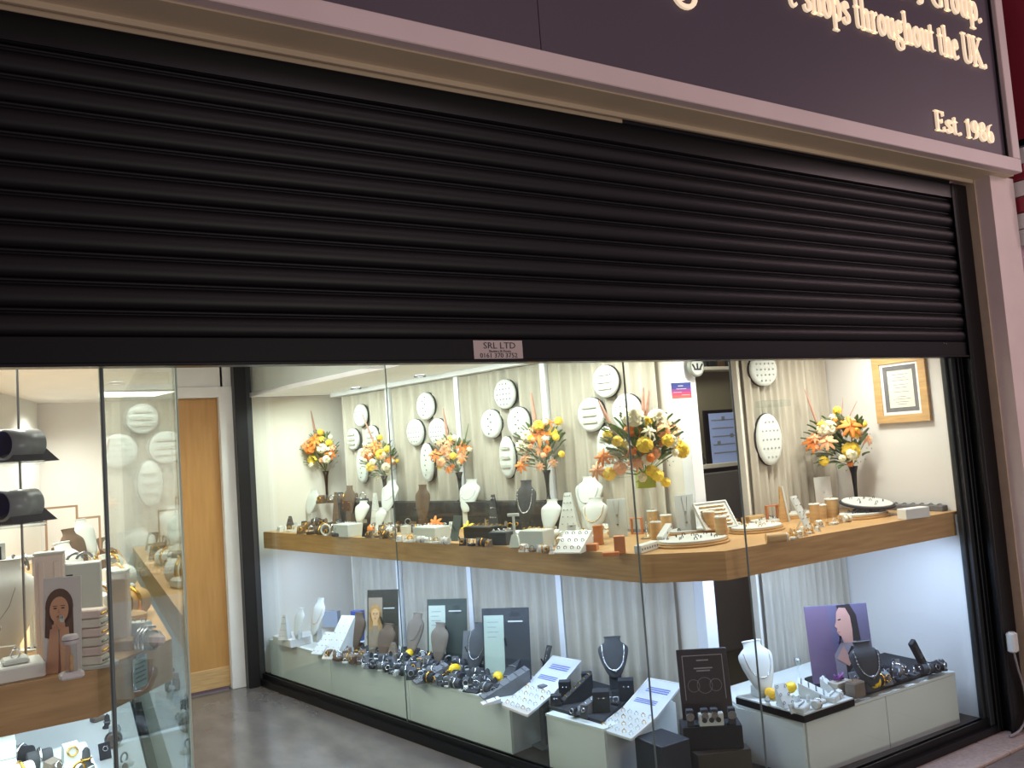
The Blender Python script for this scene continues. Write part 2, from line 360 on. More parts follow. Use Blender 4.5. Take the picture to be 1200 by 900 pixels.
# ---------------------------------------------------------------- glazing
w1 = struct(thing('window_1', None, None)); w2 = struct(thing('window_2', None, None))
def pane(P, Q, z0, z1, parent, m='pane_glass', gap=.002, t=.010):
    P = Vector(P); Q = Vector(Q); d = (Q-P).normalized()*gap; P = P+d; Q = Q-d
    return upright(MB(), tuple(P), tuple(Q), z0, z1, t, 1).build('pane', MATS[m], parent)
SIL = mat('sealant', '#5c6a68', .4)
def joint(P, z0, z1, parent, r=.004): MB().cyl(r, z0, z1, 8, T(P[0], P[1], 0)).build('sealant_joint', SIL, parent)
gj = onwall(462, 600, GE, G1)
pane(GE, (gj.x, gj.y), .075, 2.4, w1); pane((gj.x, gj.y), G1, .075, 2.4, w1); pane(G1, G2, .075, 2.4, w1); pane(G2, GR, .075, 2.4, w1)
for P in ((gj.x, gj.y), G1, G2): joint(P, .075, 2.4, w1)
pane((-1.7, 2.46), L1, .075, 2.4, w2); pane(L1, L2, .075, 2.4, w2, 'corner_glass'); pane(L2, L3, .075, 2.4, w2, 'pane_glass')
joint(L1, .075, 2.4, w2, .0055)
GEDGE = mat('glass_edge', '#b9c8bb', .25)
MB().cyl(.004, .075, 2.4, 8, T(L2[0], L2[1], 0)).build('polished_edge', GEDGE, w2)
def chan(P, Q, parent):
    d = (Vector(Q)-Vector(P)).normalized(); n = Vector((-d.y, d.x))
    for o0, o1, z1, nm in ((-.035, .035, .05, 'sill_channel'), (-.012, -.003, .085, 'glazing_bead'), (.016, .025, .085, 'glazing_bead')):
        P2 = (P[0]+n.x*o0, P[1]+n.y*o0); Q2 = (Q[0]+n.x*o0, Q[1]+n.y*o0)
        upright(MB(), P2, Q2, 0, z1, o1-o0, 1).build(nm, BLK, parent)
for P, Q in ((GE, G1), (G1, G2), (G2, GR)): chan(P, Q, w1)
for P, Q in (((-1.7, 2.46), L1), (L1, L2), (L2, L3)): chan(P, Q, w2)
MB().bbox(1.66, 6.36, 0, 1.745, 6.45, 2.6).build('mullion', BLK, w1)
MB().bbox(1.745, 6.385, 0, 1.79, 6.47, 2.6).build('mullion', mat('dark_bronze', '#2c2f31', .3), w1)
# right end frame: stepped black profiles
for x0, x1, y0, y1 in ((4.225, 4.262, 2.44, 2.50), (4.262, 4.30, 2.425, 2.48), (4.30, 4.34, 2.44, 2.50), (4.205, 4.226, 2.462, 2.485)):
    MB().bbox(x0, y0, 0, x1, y1, 2.45, .003).build('frame_profile', MATS['dark_bronze'] if x0 != 4.262 else BLK, w1)
# ---------------------------------------------------------------- roller shutter
SR = thing('roller_shutter', 'black slatted roller shutter pulled halfway down over the shopfront', 'shutter')
prof = [(.001, -.001), (-.009, .004), (-.0145, .018), (-.017, .032), (-.0145, .046), (-.009, .055), (.002, .058), (.003, .0615), (-.005, .0635), (-.007, .067), (-.005, .071), (.002, .0735), (.003, .078)]
def slatmesh():
    v = []; f = []
    for x in (-1.7, 4.30):
        for y, z in prof: v.append((x, y, z))
        for y, z in prof[::-1]: v.append((x, y+.002, z))
    n = 2*len(prof)
    for i in range(n): f.append((i, n+i, n+(i+1) % n, (i+1) % n))
    m = MB().add(v, f, True); m.add(v[:n], [tuple(range(n))]); m.add(v[n:], [tuple(range(n))[::-1]]); return m.mesh('slat', SHUT)
sm = slatmesh()
for i in range(12):
    o = link('slat', sm, SR); o.location = (0, 2.40, 1.955+.0745*i)
bb = MB().bbox(-1.7, 2.385, 1.883, 4.30, 2.415, 1.955, .003).build('bottom_rail', SHUTD, SR)
MB().bbox(-1.7, 2.372, 1.876, 4.28, 2.428, 1.885, .002).build('bottom_lip', BLK, SR)
g = MB(); g.bbox(4.31, 2.37, 0, 4.42, 2.44, 2.775, .003).bbox(4.285, 2.372, 0, 4.31, 2.382, 2.775, .001).bbox(4.285, 2.42, 0, 4.31, 2.43, 2.8, .001)
g.build('guide_rail', BLK, SR)
p = onwall(584, 410, (0, 2.385), (1, 2.385))
STK = MB().box(p.x-.095, 2.3835, 1.888, p.x+.095, 2.3848, 1.949).build('maker_sticker', mat('sticker_film', '#b7aaa4', .5), SR)
def words(txt, size, x, y, z, m, parent, ext=.0006, rz=0, rx=90, align='CENTER', name='lettering', world=False, sx=1):
    cu = bpy.data.curves.new(name, 'FONT'); cu.body = txt; cu.size = size; cu.extrude = ext; cu.align_x = align; cu.resolution_u = 2
    tmp = bpy.data.objects.new(name, cu); me = bpy.data.meshes.new_from_object(tmp); bpy.data.objects.remove(tmp); bpy.data.curves.remove(cu)
    me.materials.clear(); me.materials.append(m); o = link(name, me, parent)
    o.location = (x, y, z); o.rotation_euler = (math.radians(rx), 0, math.radians(rz)); o.scale = (sx, 1, 1); return o
words('SRL LTD', .030, p.x+.005, 2.383, 1.922, MATS['dark_ink'], STK, sx=1.15)
words('Shutters & Doors', .012, p.x+.005, 2.383, 1.9095, MATS['dark_ink'], STK)
words('0161 370 3752', .022, p.x, 2.383, 1.892, MATS['dark_ink'], STK, sx=1.1)
MB().box(-1.7, 2.376, 2.70, 4.31, 2.381, 2.775).build('shade_strip', BLK, SR)  # black strip stands in for the shade under the soffit
for dx in (4.08, 4.10): MB().cyl(.003, -.002, .002, 8, T(dx, 2.384, 1.945) @ RX(90)).build('rivet', STEEL, SR)
# ---------------------------------------------------------------- fascia
FA = thing('shop_fascia', 'deep plum fascia sign with glowing cream serif letters above the shutter', 'sign')
fj = 1.622
MB().box(-1.7, 2.20, 2.87, fj-.0015, 2.23, 4.4).build('sign_panel', FASC, FA)
MB().box(fj+.0015, 2.20, 2.87, 4.515, 2.23, 4.4).build('sign_panel', FASC, FA)
MB().bbox(-1.7, 2.165, 2.80, 4.585, 2.21, 2.87, .003).build('bottom_frame', GRYM, FA)
MB().bbox(4.515, 2.166, 2.87, 4.584, 2.21, 4.4, .003).build('side_frame', GRYM, FA)
MB().bbox(4.507, 2.188, 2.87, 4.515, 2.2, 4.4, .001).build('shadow_gap', BLK, FA)
MB().box(-1.7, 2.21, 2.795, 4.585, 2.385, 2.81).build('soffit_board', SOFF, FA)
MB().box(-1.7, 2.335, 2.778, 4.50, 2.345, 2.796).build('soffit_batten', SOFF, FA)
MB().box(-1.7, 2.372, 2.775, 2.1, 2.386, 2.796).build('soffit_batten', SOFF, FA)
MB().box(-1.7, 2.46, 2.87, 4.585, 2.9, 4.4).build('box_back', BLK, FA)
LET = mat('lit_letter', '#ffe6c4', .5, emit=.55)
def smooth(pts, n=6):
    out = []; P = [pts[0]]+list(pts)+[pts[-1]]
    for i in range(1, len(P)-2):
        for k in range(n):
            t = k/n; a, b, c, d_ = P[i-1], P[i], P[i+1], P[i+2]
            out.append(tuple(.5*((2*b[j])+(-a[j]+c[j])*t+(2*a[j]-5*b[j]+4*c[j]-d_[j])*t*t+(-a[j]+3*b[j]-3*c[j]+d_[j])*t**3) for j in (0, 1)))
    return out+[pts[-1]]
def ell(cx, cy, rx, ry, a0=0, a1=360, n=20): return [(cx+rx*math.cos(math.radians(a0+(a1-a0)*i/n)), cy+ry*math.sin(math.radians(a0+(a1-a0)*i/n))) for i in range(n+1)]
TH, TN = .125, .045
def sf(x0, x1, y): return [('w', [(x0, y), (x1, y)], .05)]
GL = {
'E': (.72, [('l', [(.16,0),(.16,1)])]+sf(0,.62,.025)+sf(0,.6,.975)+sf(.16,.46,.52)+[('w',[(.6,.02),(.6,.26)],.06),('w',[(.58,.98),(.58,.78)],.06),('w',[(.46,.42),(.46,.62)],.05)]),
's': (.48, [('l', smooth([(.38,.48),(.34,.61),(.22,.645),(.11,.58),(.11,.46),(.24,.36),(.38,.25),(.38,.1),(.25,.02),(.12,.05),(.07,.18)]))]),
't': (.38, [('l', smooth([(.16,.86),(.16,.5),(.16,.14),(.22,.04),(.35,.06)])), ('w',[(.02,.63),(.34,.63)],.055)]),
'.': (.26, [('d', .11, .08, .085)]),
' ': (.28, []),
'1': (.46, [('l', [(.24,0),(.24,.97)]), ('w',[(.07,.80),(.24,.95)],.06)]+sf(.08,.40,.025)),
'9': (.56, [('l', ell(.27,.67,.165,.28)), ('l', smooth([(.435,.68),(.42,.35),(.30,.10),(.12,.02)]))]),
'8': (.56, [('l', ell(.28,.75,.145,.21)), ('l', ell(.28,.27,.18,.25))]),
'6': (.56, [('l', ell(.29,.31,.165,.28)), ('l', smooth([(.125,.30),(.14,.62),(.26,.88),(.44,.97)]))]),
'G': (.86, [('l', smooth([(.68,.74),(.58,.93),(.40,.98),(.2,.84),(.13,.5),(.2,.16),(.40,.02),(.58,.06),(.66,.2)])), ('l',[(.66,.04),(.66,.4)]), ('w',[(.50,.42),(.80,.42)],.05), ('w',[(.70,.98),(.70,.72)],.05)]),
'r': (.44, [('l',[(.16,0),(.16,.62)])]+sf(.02,.32,.025)+sf(.03,.18,.62)+[('w', smooth([(.2,.44),(.27,.58),(.36,.62),(.41,.56)]),.08)]),
'o': (.54, [('l', ell(.27,.325,.175,.30))]),
'u': (.60, [('l', smooth([(.15,.63),(.15,.3),(.17,.1),(.27,.03),(.38,.08),(.45,.18)])), ('l',[(.45,0),(.45,.63)])]+sf(.03,.18,.62)+sf(.33,.48,.62)+sf(.45,.57,.02)),
'p': (.60, [('l',[(.15,-.28),(.15,.63)]), ('l', ell(.32,.325,.16,.30,-150,150)),]+sf(.02,.32,-.27)+sf(.03,.18,.62)),
'h': (.62, [('l',[(.15,0),(.15,1)]), ('l', smooth([(.2,.48),(.3,.62),(.41,.60),(.46,.46),(.46,0)]))]+sf(.02,.29,.025)+sf(.34,.6,.025)+sf(.03,.18,.98)),
'g': (.54, [('l', ell(.24,.45,.14,.18)), ('w',[(.34,.60),(.50,.64)],.08), ('l', ell(.25,-.10,.2,.15)), ('w', smooth([(.14,.30),(.09,.2),(.2,.12),(.4,.06)]),.07)]),
'e': (.50, [('w',[(.12,.36),(.40,.36)],.05), ('l', smooth([(.40,.38),(.37,.57),(.25,.64),(.14,.55),(.10,.33),(.14,.10),(.27,.02),(.42,.12)]))]),
'U': (.80, [('l', smooth([(.18,.98),(.18,.35),(.24,.1),(.42,.03),(.58,.1),(.64,.3)])), ('w',[(.64,.28),(.64,.98)],.07)]+sf(.03,.35,.975)+sf(.52,.77,.975)),
'K': (.82, [('l',[(.16,0),(.16,1)]), ('w',[(.2,.42),(.66,.98)],.06), ('w',[(.32,.56),(.68,.03)],.14)]+sf(.02,.32,.025)+sf(.02,.32,.975)+sf(.52,.8,.975)+sf(.52,.82,.025)),
'H': (.86, [('l',[(.16,0),(.16,1)]), ('l',[(.66,0),(.66,1)]), ('w',[(.16,.51),(.66,.51)],.05)]+sf(.02,.32,.025)+sf(.02,.32,.975)+sf(.52,.82,.025)+sf(.52,.82,.975)),
'J': (.50, [('l', smooth([(.28,.98),(.28,.3),(.24,-.02),(.12,-.10),(.02,-.04)]))]+sf(.12,.44,.975)),
}
def strokes(mb, prims, ox, oy, S, sx=1, y=2.20, th=.012):
    for pr in prims:
        if pr[0] == 'd':
            poly = [(ox+S*sx*(pr[1]+pr[3]*math.cos(a*math.pi/5)), oy+S*(pr[2]+pr[3]*math.sin(a*math.pi/5))) for a in range(10)]
            mb.loft([[(x, yy, z) for x, z in poly] for yy in (y, y-th)], True, smooth=False); continue
        P = pr[1]; rg = []
        for i, (a, b) in enumerate(P):
            c = P[max(0, i-1)]; d_ = P[min(len(P)-1, i+1)]; dx, dy = d_[0]-c[0], d_[1]-c[1]; L = math.hypot(dx, dy) or 1
            wd = pr[2] if pr[0] == 'w' else TN+(TH-TN)*abs(dy/L)**1.3
            nx, ny = -dy/L*wd/2, dx/L*wd/2
            q = [(a+nx, b+ny), (a-nx, b-ny)]
            rg.append([(ox+S*sx*q[0][0], y, oy+S*q[0][1]), (ox+S*sx*q[1][0], y, oy+S*q[1][1]), (ox+S*sx*q[1][0], y-th, oy+S*q[1][1]), (ox+S*sx*q[0][0], y-th, oy+S*q[0][1])])
        mb.loft(rg, True, smooth=False)
def serif(txt, x0, x1, z, H, parent=FA):
    tot = sum(GL[c][0] for c in txt); S = H; sx = (x1-x0)/(tot*S); x = x0
    for c in txt:
        if GL[c][1]:
            m = MB(); strokes(m, GL[c][1], 0, 0, S, sx); o = m.build('letter', LET, parent); o.location = (x, 0, z)
        x += GL[c][0]*S*sx
serif('Est. 1986', 3.885, 4.40, 2.935, .098)
serif('e shops throughout the UK.', 2.90, 4.415, 3.325, .155)
serif('.H.J Group.', 3.66, 4.42, 3.568, .155)
lg = MB()
strokes(lg, [('w', ell(0, 0, .055, .05), .018), ('w', smooth([(-.03, .05), (-.01, -.02), (.02, .03)]), .014), ('w', smooth([(-.20, .03), (-.17, -.01), (-.12, .0), (-.10, .05)]), .018),
             ('w', smooth([(-.095, .0), (-.06, .0), (-.05, .06)]), .018)], 2.30, 3.235, 1)
lg.build('script_letter', LET, FA)
# pier right of the shutter
PIER = mat('pier_render', '#dccbc5', .7, var=.06, scale=4, bump=.05); PIERT = mat('pier_stone', '#bcaa90', .7, var=.1, scale=14)
pr_ = struct(thing('trim_9', None, None))
MB().box(4.425, 2.33, 0, 4.60, 2.46, 2.80).build('jamb', PIERT, pr_)
MB().box(4.432, 2.252, 0, 4.66, 2.33, 2.80).build('jamb', PIER, pr_)
struct(MB().box(4.425, 2.46, 2.4, 4.8, 2.6, 2.9).build('trim_10', PIER))
NBR = mat('neighbour_render', '#9c7f88', .7, var=.06, scale=3)
struct(MB().box(4.66, 2.262, 0, 6.4, 2.5, 2.45).build('wall_neighbour', NBR))
MAROON = mat('maroon_board', '#8e2b3a', .35, var=.15, scale=2)
t = thing('neighbour_sign', 'maroon shop sign of the next unit at the right edge', 'sign')
MB().bbox(4.75, 2.1, 3.02, 6.4, 2.26, 4.6).build('sign_board', MAROON, t); MB().bbox(4.75, 2.08, 2.985, 6.4, 2.28, 3.02).build('bottom_trim', BLK, t)
t = thing('neighbour_canopy', 'pale banded cornice with red stripes at the right edge', 'cornice')
for i in range(6): MB().bbox(4.68, 2.2-.012*(i % 2), 2.45+i*.085, 6.4, 2.3, 2.53+i*.085).build('band', (WD, MAROON)[i in (2, 4)], t)
# white sensor with its cable
p = onwall(1151, 770, (0, 2.36), (1, 2.36))
t = thing('junction_box', 'small white plug box on the black shutter guide with a grey cable', 'electrical box')
bx = 4.335
MB().bbox(bx-.028, 2.33, .40, bx+.022, 2.372, .50, .008).build('housing', W, t)
MB().tube(smooth([(bx, 2.352, .40), (bx+.02, 2.35, .33), (bx+.05, 2.345, .22)], 1) and [(x, 2.35, z) for x, z in smooth([(bx, .405), (bx+.02, .32), (bx+.055, .2), (bx+.05, .09), (bx-.02, .03), (bx-.12, .022)])], .006).build('cable', mat('grey_cable', '#8f8b8c', .5), t)
# ================================================================ display pieces
def K(p): return depth(p)/1000
def interp(v, tab):
    for (a, x), (b, y) in zip(tab, tab[1:]):
        if v <= b: return x+(y-x)*(v-a)/(b-a)
    return tab[-1][1]
BW = [(0,.26),(.04,.40),(.14,.56),(.32,.76),(.50,.91),(.66,1.0),(.74,.98),(.80,.84),(.85,.62),(.89,.50),(1,.52)]
def bust(px, py, z, hpx, wpx, rz, m, label, stand=.2, neck=None, lean=.38, group='necklace busts'):
    p = at(px, py, z); k = K(p); H = hpx*k; w = wpx*k
    t = thing('necklace_bust', label, 'jewellery bust', p, rz, group)
    s0 = H*stand; hb = H-s0
    def sec(v): h = interp(v, BW)*w/2; return h, (.17*w*(1-.30*v)*interp(v, BW)**.6), lean*hb*(v-.35)
    rg = []
    for i in range(17):
        v = i/16; h, d, y = sec(v)
        rg.append([(h*math.cos(a), y+d*math.sin(a)*(1 if math.sin(a) < 0 else .35), s0+hb*v) for a in [2*math.pi*j/20 for j in range(20)]])
    MB().loft(rg).build('torso_form', m, t)
    h, d, y = sec(1); MB().cyl(h*1.08, s0+hb-.002, s0+hb+.004, 20, T(0, y-d*.2, 0), 1, .62*d/h*1.2).build('neck_cap', m, t)
    if stand > .02: MB().bbox(-w*.2, -w*.16, 0, w*.2, w*.2, s0+hb*.10, .003).build('stand_block', m, t)
    else: MB().bbox(-w*.22, -w*.15, 0, w*.22, w*.15, .006, .002).build('stand_block', m, t)
    if neck:
        nm, nl, r, lo, bead = neck; pts = []
        for i in range(25):
            a = i/24; v = .80-(.80-lo)*math.sin(math.pi*a)**.8; hh, dd, yy = sec(v); X = -math.cos(math.pi*a)*min(hh*.98, w*.36)
            X = max(-hh*.97, min(hh*.97, X)); pts.append((X, yy-dd*math.sqrt(max(0, 1-(X/hh)**2))-r*.9, s0+hb*v))
        nk = thing('necklace', nl, 'necklace', p, rz, 'necklaces')
        mb = MB()
        if bead:
            for q in pts: mb.ball(q, r*1.3, 6)
            mb.tube(pts, r*.6, 5)
        else: mb.tube(pts, r, 5)
        mb.build('chain', nm, nk); MB().ball(pts[12], r*2.4, 8).build('pendant', nm, nk)
    return t
def ringring(name, m, R=.009, r=.0016, stone=True):
    mb = MB().torus(R, r, RX(90), n=14, k=5)
    if stone: mb.ball((0, 0, R+.002), .0035, 6)
    return mb.mesh(name, m)
RG, RS = ringring('ring', GOLD), ringring('ring', SILVER)
def put(me, loc, rz=0, label=None, group=None, name='ring', cat='ring', rx=0, s=1):
    o = link(name, me); o.location = loc; o.rotation_euler = (math.radians(rx), 0, math.radians(rz)); o.scale = (s, s, s)
    if label: tag(o, label, cat, group)
    return o
def box_item(name, cat, px, py, z, wpx, dpx, hpx, rz, m, label, b=.002, group=None, extra=None):
    p = at(px, py, z); k = K(p); w, d, h = wpx*k/2, dpx*k/2, hpx*k
    t = thing(name, label, cat, p, rz, group); MB().bbox(-w, -d, 0, w, d, h, b).build('body', m, t)
    if extra: extra(t, w, d, h)
    return t
def slots(m1, rows=1, cols=3, m2=None):                # padded slots and the pieces they hold
    def f(t, w, d, h):
        mb = MB()
        for i in range(cols):
            for j in range(rows):
                x = -w+2*w*(i+.5)/cols; y = -d+2*d*(j+.5)/rows
                mb.torus(min(w/cols, .009)*.75, .0016, T(x, y, h+.005) @ RX(90), n=10, k=4)
        o = mb.build('mounted_pieces', m1, t)
        MB().bbox(-w*.92, -d*.92, h, w*.92, d*.92, h+.0025, .001).build('padded_top', m2 or W, t)
    return f
def wall_tray(px, py, hpx, P0, P1, rz, label, oval=False, wf=None, pieces='dots', seed=0, dirn=None):
    p = onwall(px, py, P0, P1); k = K(p); R = hpx*k/2; wx = (wf or (.52 if oval else 1.0)); rnd = random.Random(seed)
    t = thing('wall_tray', label, 'display tray', p, rz, 'round wall trays')
    Rm = RX(90)
    MB().lathe([(R*.95, -.03), (R, -.026), (R, -.012)], 28, Rm, wx, 1).build('rim', BLKF, t)
    MB().lathe([(R*.97, -.014), (R*.985, -.004), (R*.95, .004), (R*.80, .008), (0.001, .009)], 28, Rm, wx, 1).build('pad', W, t)
    mb = MB()
    if pieces == 'rows':
        for z in (-.45, -.05, .4):
            mb = MB().box(-R*wx*.55, -.017, z*R-.003, R*wx*.55, -.009, z*R+.004)
            for i in range(7): mb.ball((-R*wx*.5+R*wx*i/6, -.014, z*R+.010), .0035, 5)
            mb.build('chain_ledge', mat('pale_chain', '#b5b3a6', .5), t)
    elif pieces == 'line':
        for i in range(6): mb.ball(((-1)**i*.012*wx, -.011, R*(.62-.25*i)), .0045, 5)
        tag(mb.build('studs', MIDG, t), None, None, kind='stuff')
    else:
        for j in range(5):
            n = (3, 5, 5, 5, 3)[j]
            for i in range(n):
                x = (i-(n-1)/2)*R*wx*.3; z = (2-j)*R*.33
                if pieces == 'dots': mb.torus(.004, .0012, T(x, -.011, z) @ RX(90), n=6, k=4)
                else: mb.ball((x+rnd.uniform(-.003, .003), -.010, z), .0042, 5)
        tag(mb.build('studs', MIDG if seed % 3 else INKG, t), None, None, kind='stuff')
    MB().cyl(.006, .02, .05, 8, RX(-90)).build('hook', STEEL, t)
    return t
RZB = math.degrees(math.atan2(nB.x, -nB.y))
oB = .062; WB0 = (B0[0]+nB.x*oB, B0[1]+nB.y*oB); WB1 = (B1[0]+nB.x*oB, B1[1]+nB.y*oB)
TR = [(422,487,27,0,'dots','top tray of the first, leftmost group of wall trays'), (413,515,26,0,'rows','left tray of the first, leftmost group of wall trays'),
 (435,512,27,0,'rows','right tray with dark chains in the leftmost group of wall trays'), (424,546,42,1,'line','oval bottom tray of the leftmost group of wall trays'),
 (498,476,33,0,'line','top tray of the second group of wall trays from the left'), (486,507,32,0,'dots','left tray of the second group of wall trays from the left'),
 (512,506,32,0,'stones','right tray with dark stones in the second group of wall trays'), (500,542,46,1,'line','oval bottom tray of the second group of wall trays'),
 (591,462,36,0,'dots','top tray of the third group above the middle of the shelf'), (575,497,35,0,'line','left tray of the third group, nearest the middle curtain fold'),
 (607,495,37,0,'line','right tray of the third group, half behind the orange lily bouquet'), (594,536,50,1,'rows','oval bottom tray with three ledges in the third group of wall trays'),
 (709,447,39,0,'rows','top tray with silver chain ledges in the rightmost four-tray group'), (692,486,41,0,'rows','left tray with gold chain rows in the rightmost four-tray group'),
 (734,483,44,0,'dots','right tray behind the big bouquet in the rightmost four-tray group'), (711,528,58,1,'rows','large oval bottom tray behind the orange grass of the big bouquet')]
for i, (x, y, h, ov, pc, lb) in enumerate(TR):
    wall_tray(x, y, h, WB0, WB1, RZB, 'white padded '+lb, bool(ov), pieces=pc, seed=i)
WC = ((3.5, 3.175), (4.2, 3.175))
wall_tray(895, 433, 40, *WC, -8, 'upper white round tray on the right curtain, cut by the shutter', pieces='dots', seed=1)
wall_tray(902, 515, 62, *WC, -8, 'tall white oval tray alone on the right curtain', oval=True, wf=.60, pieces='dots', seed=2)
p = onwall(906, 473, *WC); MB_ = MB().bbox(-.11, -.03, -.018, .11, .03, .018, .002)
o = MB_.build('curtain_ledge', MATS['clear_acrylic']); o.location = p; tag(o, 'clear acrylic ledge between the two trays on the right curtain', 'ledge')
# emblem disc, white price strip and the bright banner on the pillar
p = onwall(795, 430, (0, 3.09), (1, 3.09)); k = K(p)
t = thing('emblem_disc', 'grey ringed round emblem disc high on the white pillar', 'emblem', (PX, 3.09, p.z))
MB().lathe([(.052, -.008), (.052, .004), (.048, .008)], 28, RX(90)).build('disc', mat('emblem_grey', '#8b9088', .4), t)
MB().lathe([(.040, .004), (.040, .009)], 28, RX(90)).build('disc_face', W, t)
m = MB()
for a in (-35, 0, 35): m.box(-.004, -.012, -.005, .004, -.008, .022, T(a*.0006, 0, -.006) @ RY(a))
m.box(-.024, -.012, -.018, .024, -.008, -.010); m.build('emblem_mark', INK, t)
p = onwall(798, 457, (0, 3.085), (1, 3.085)); k = K(p)
t = thing('banner', 'small blue to pink banner card on the white pillar', 'banner', (p.x, 3.085, p.z), -6)
cols = ['#2f3f86', '#433f8c', '#8a3f86', '#c8476a', '#d8605a']
for i, c in enumerate(cols): MB().box(-.058, -.003, .036-.0155*(i+1), .06, 0, .036-.0155*i).build('printed_band', mat('banner_'+str(i), c, .5), t)
MB().box(-.018, -.004, .018, .012, -.003, .022).box(-.03, -.004, .004, .03, -.003, .0065).box(-.05, -.004, -.012, .0, -.003, -.010).box(0, -.004, -.026, .05, -.003, -.024).build('print', W, t)
# shop behind the gap
t = thing('back_counter_shelf', 'cream shelf with boxes high up in the shop behind the gap', 'shelf', (4.35, 4.45, 2.04))
MB().bbox(-.9, -.02, 0, .7, .14, .025).build('shelf_board', WALLC, t)
for i in range(7):
    x, y = 4.35+i*.095, 4.47
    o = MB().bbox(-.035, 0, 0, .035, .06, .05+.02*(i % 3 == 0), .002).build('dark_box', (BLKF, BRNF, GREYF)[i % 3]); o.location = (x, y, 2.065)
    tag(o, ('first', 'second', 'third', 'fourth', 'fifth', 'sixth', 'last')[i]+' dark box from the left on the high shelf behind the gap', 'box', 'boxes on the high back shelf')
t = thing('notice_board', 'blue-white notice sheet in a dark frame seen through the gap', 'notice', (4.70, 4.50, 1.37), -4)
MB().bbox(-.16, 0, -.02, .17, .02, .38).build('frame', BLK, t); MB().box(-.12, -.004, -.01, .165, 0, .355).build('sheet', mat('glowing_blue_paper', '#9fb2e6', .6, emit=.12), t)  # sheet has a faint glow of its own put into its colour
m = MB()
for i in range(5): m.box(-.10, -.006, .06+.06*i, .14-.03*(i % 2), -.004, .068+.06*i)
for a, b in ((.0, .30), (.07, .17), (-.06, .12)): m.box(a, -.006, b, a+.03, -.004, b+.03)
m.build('print', INKG, t)
t = thing('wall_ledge', 'pale ledge with dark trinkets below the notice sheet', 'shelf', (4.45, 4.46, 1.33)); MB().bbox(-.16, -.02, 0, .5, .13, .03).build('ledge_board', WALLC, t)
for i in range(3):
    o = MB().lathe([(.02, 0), (.026, .03), (.012, .06), (.014, .08)], 10).build('trinket', GREYF); o.location = (4.33+i*.07, 4.5, 1.36)
    tag(o, ('left', 'middle', 'right')[i]+' dark trinket on the pale ledge behind the gap', 'trinket', 'trinkets on the back ledge')
tag(MB().bbox(3.2, 4.36, .06, 5.2, 4.58, 1.30, .004).build('back_cabinet', DGREY), 'plain dark grey cabinet in the shop behind the gap', 'cabinet')
# framed certificate on the right wall
cw = ((4.268, 2.5), (4.268, 3.3))
a, b = onwall(1031, 497, *cw), onwall(1093, 492, *cw); hw = abs(a.y-b.y)/2; H = 2.35*hw
t = thing('framed_certificate', 'oak framed certificate with grey mount on the right wall', 'picture', (4.268, (a.y+b.y)/2, (a.z+b.z)/2), -90)
def ring4(x0, x1, z0, z1, w_, y0, y1):
    m = MB(); m.box(x0, y0, z0, x0+w_, y1, z1).box(x1-w_, y0, z0, x1, y1, z1).box(x0+w_, y0, z0, x1-w_, y1, z0+w_).box(x0+w_, y0, z1-w_, x1-w_, y1, z1); return m
ring4(-hw, hw, 0, H, hw*.27, -.022, 0).build('frame', LIGHTOAK, t)
ring4(-hw*.73, hw*.73, hw*.27, H-hw*.27, hw*.10, -.014, -.004).build('outer_mount', WD, t)
ring4(-hw*.63, hw*.63, hw*.37, H-hw*.37, hw*.15, -.012, -.003).build('inner_mount', MIDG, t)
pp = MB().box(-hw*.48, -.009, hw*.52, hw*.48, -.002, H-hw*.52).build('certificate_sheet', mat('ivory_paper', '#d9d4c0', .7), t)
m = MB()
for i, (ww, zz) in enumerate([(.18,.62),(.25,.70),(.34,.80),(.16,.88),(.30,1.05),(.22,1.2),(.28,1.3),(.33,1.45),(.20,1.55),(.30,1.66)]): m.box(-hw*ww, -.0098, hw*zz, hw*ww, -.009, hw*(zz+.025))
m.build('print', INKG, pp)
def along(s, offs=0, z=0): q = Vector((B0[0], B0[1], z))+dB*s+nB*offs; return q
# ---------------------------------------------------------------- flowers
ORANGE = mat('orange_petal', '#ef8a3a', .6, var=.15, scale=30); YELLOW = mat('yellow_petal', '#f2cf45', .6, var=.1, scale=30)
CREAM = mat('cream_petal', '#f0e9c8', .6, var=.06, scale=30); PEACH = mat('peach_petal', '#efb183', .6, var=.1, scale=30)
LEAF = mat('leaf_green', '#5d7a45', .6, var=.2, scale=20); LEAFD = mat('dusty_leaf', '#7f8f72', .7, var=.15, scale=20)
TWIG = mat('pink_pampas', '#b98a78', .8, var=.15, scale=40); PALEPAMP = mat('pale_pampas', '#cdb9a4', .8, var=.1)
def rose():
    mb = MB(); rnd = random.Random(3)
    for ring, (n, r, tilt) in enumerate(((7, .95, 35), (6, .7, 58), (4, .42, 74))):
        for i in range(n):
            mx = RZ(360*i/n+ring*25) @ T(0, -.28*r, .15) @ RX(90-tilt)
            rg = [[(x*w_*.5, y, .10*abs(x)) for x in (-1, -.4, .4, 1)]+[(x*w_*.5, y+.0, -.04+.10*abs(x)) for x in (1, .4, -.4, -1)] for y, w_ in ((0, .35*r), (-.4*r, .9*r), (-.75*r, .8*r), (-.88*r, .3*r))]
            mb.loft(rg, True, mx)
    mb.ball((0, 0, .32), .30, 8); return mb
def lily():
    mb = MB()
    for i in range(8):
        mx = RZ(45*i) @ RX(20+12*(i % 2))
        mb.loft([[(x*w_, y, z+.06*abs(x)) for x in (-1, 0, 1)]+[(x*w_, y, z-.03) for x in (1, 0, -1)] for y, w_, z in ((0, .08, 0), (-.5, .2, .12), (-1.0, .13, .1), (-1.25, .02, -.05))], True, mx)
    for i in range(5): mb.tube([(0, 0, 0), (.15*math.cos(i*1.3), .15*math.sin(i*1.3), .5)], .03, 4)
    return mb
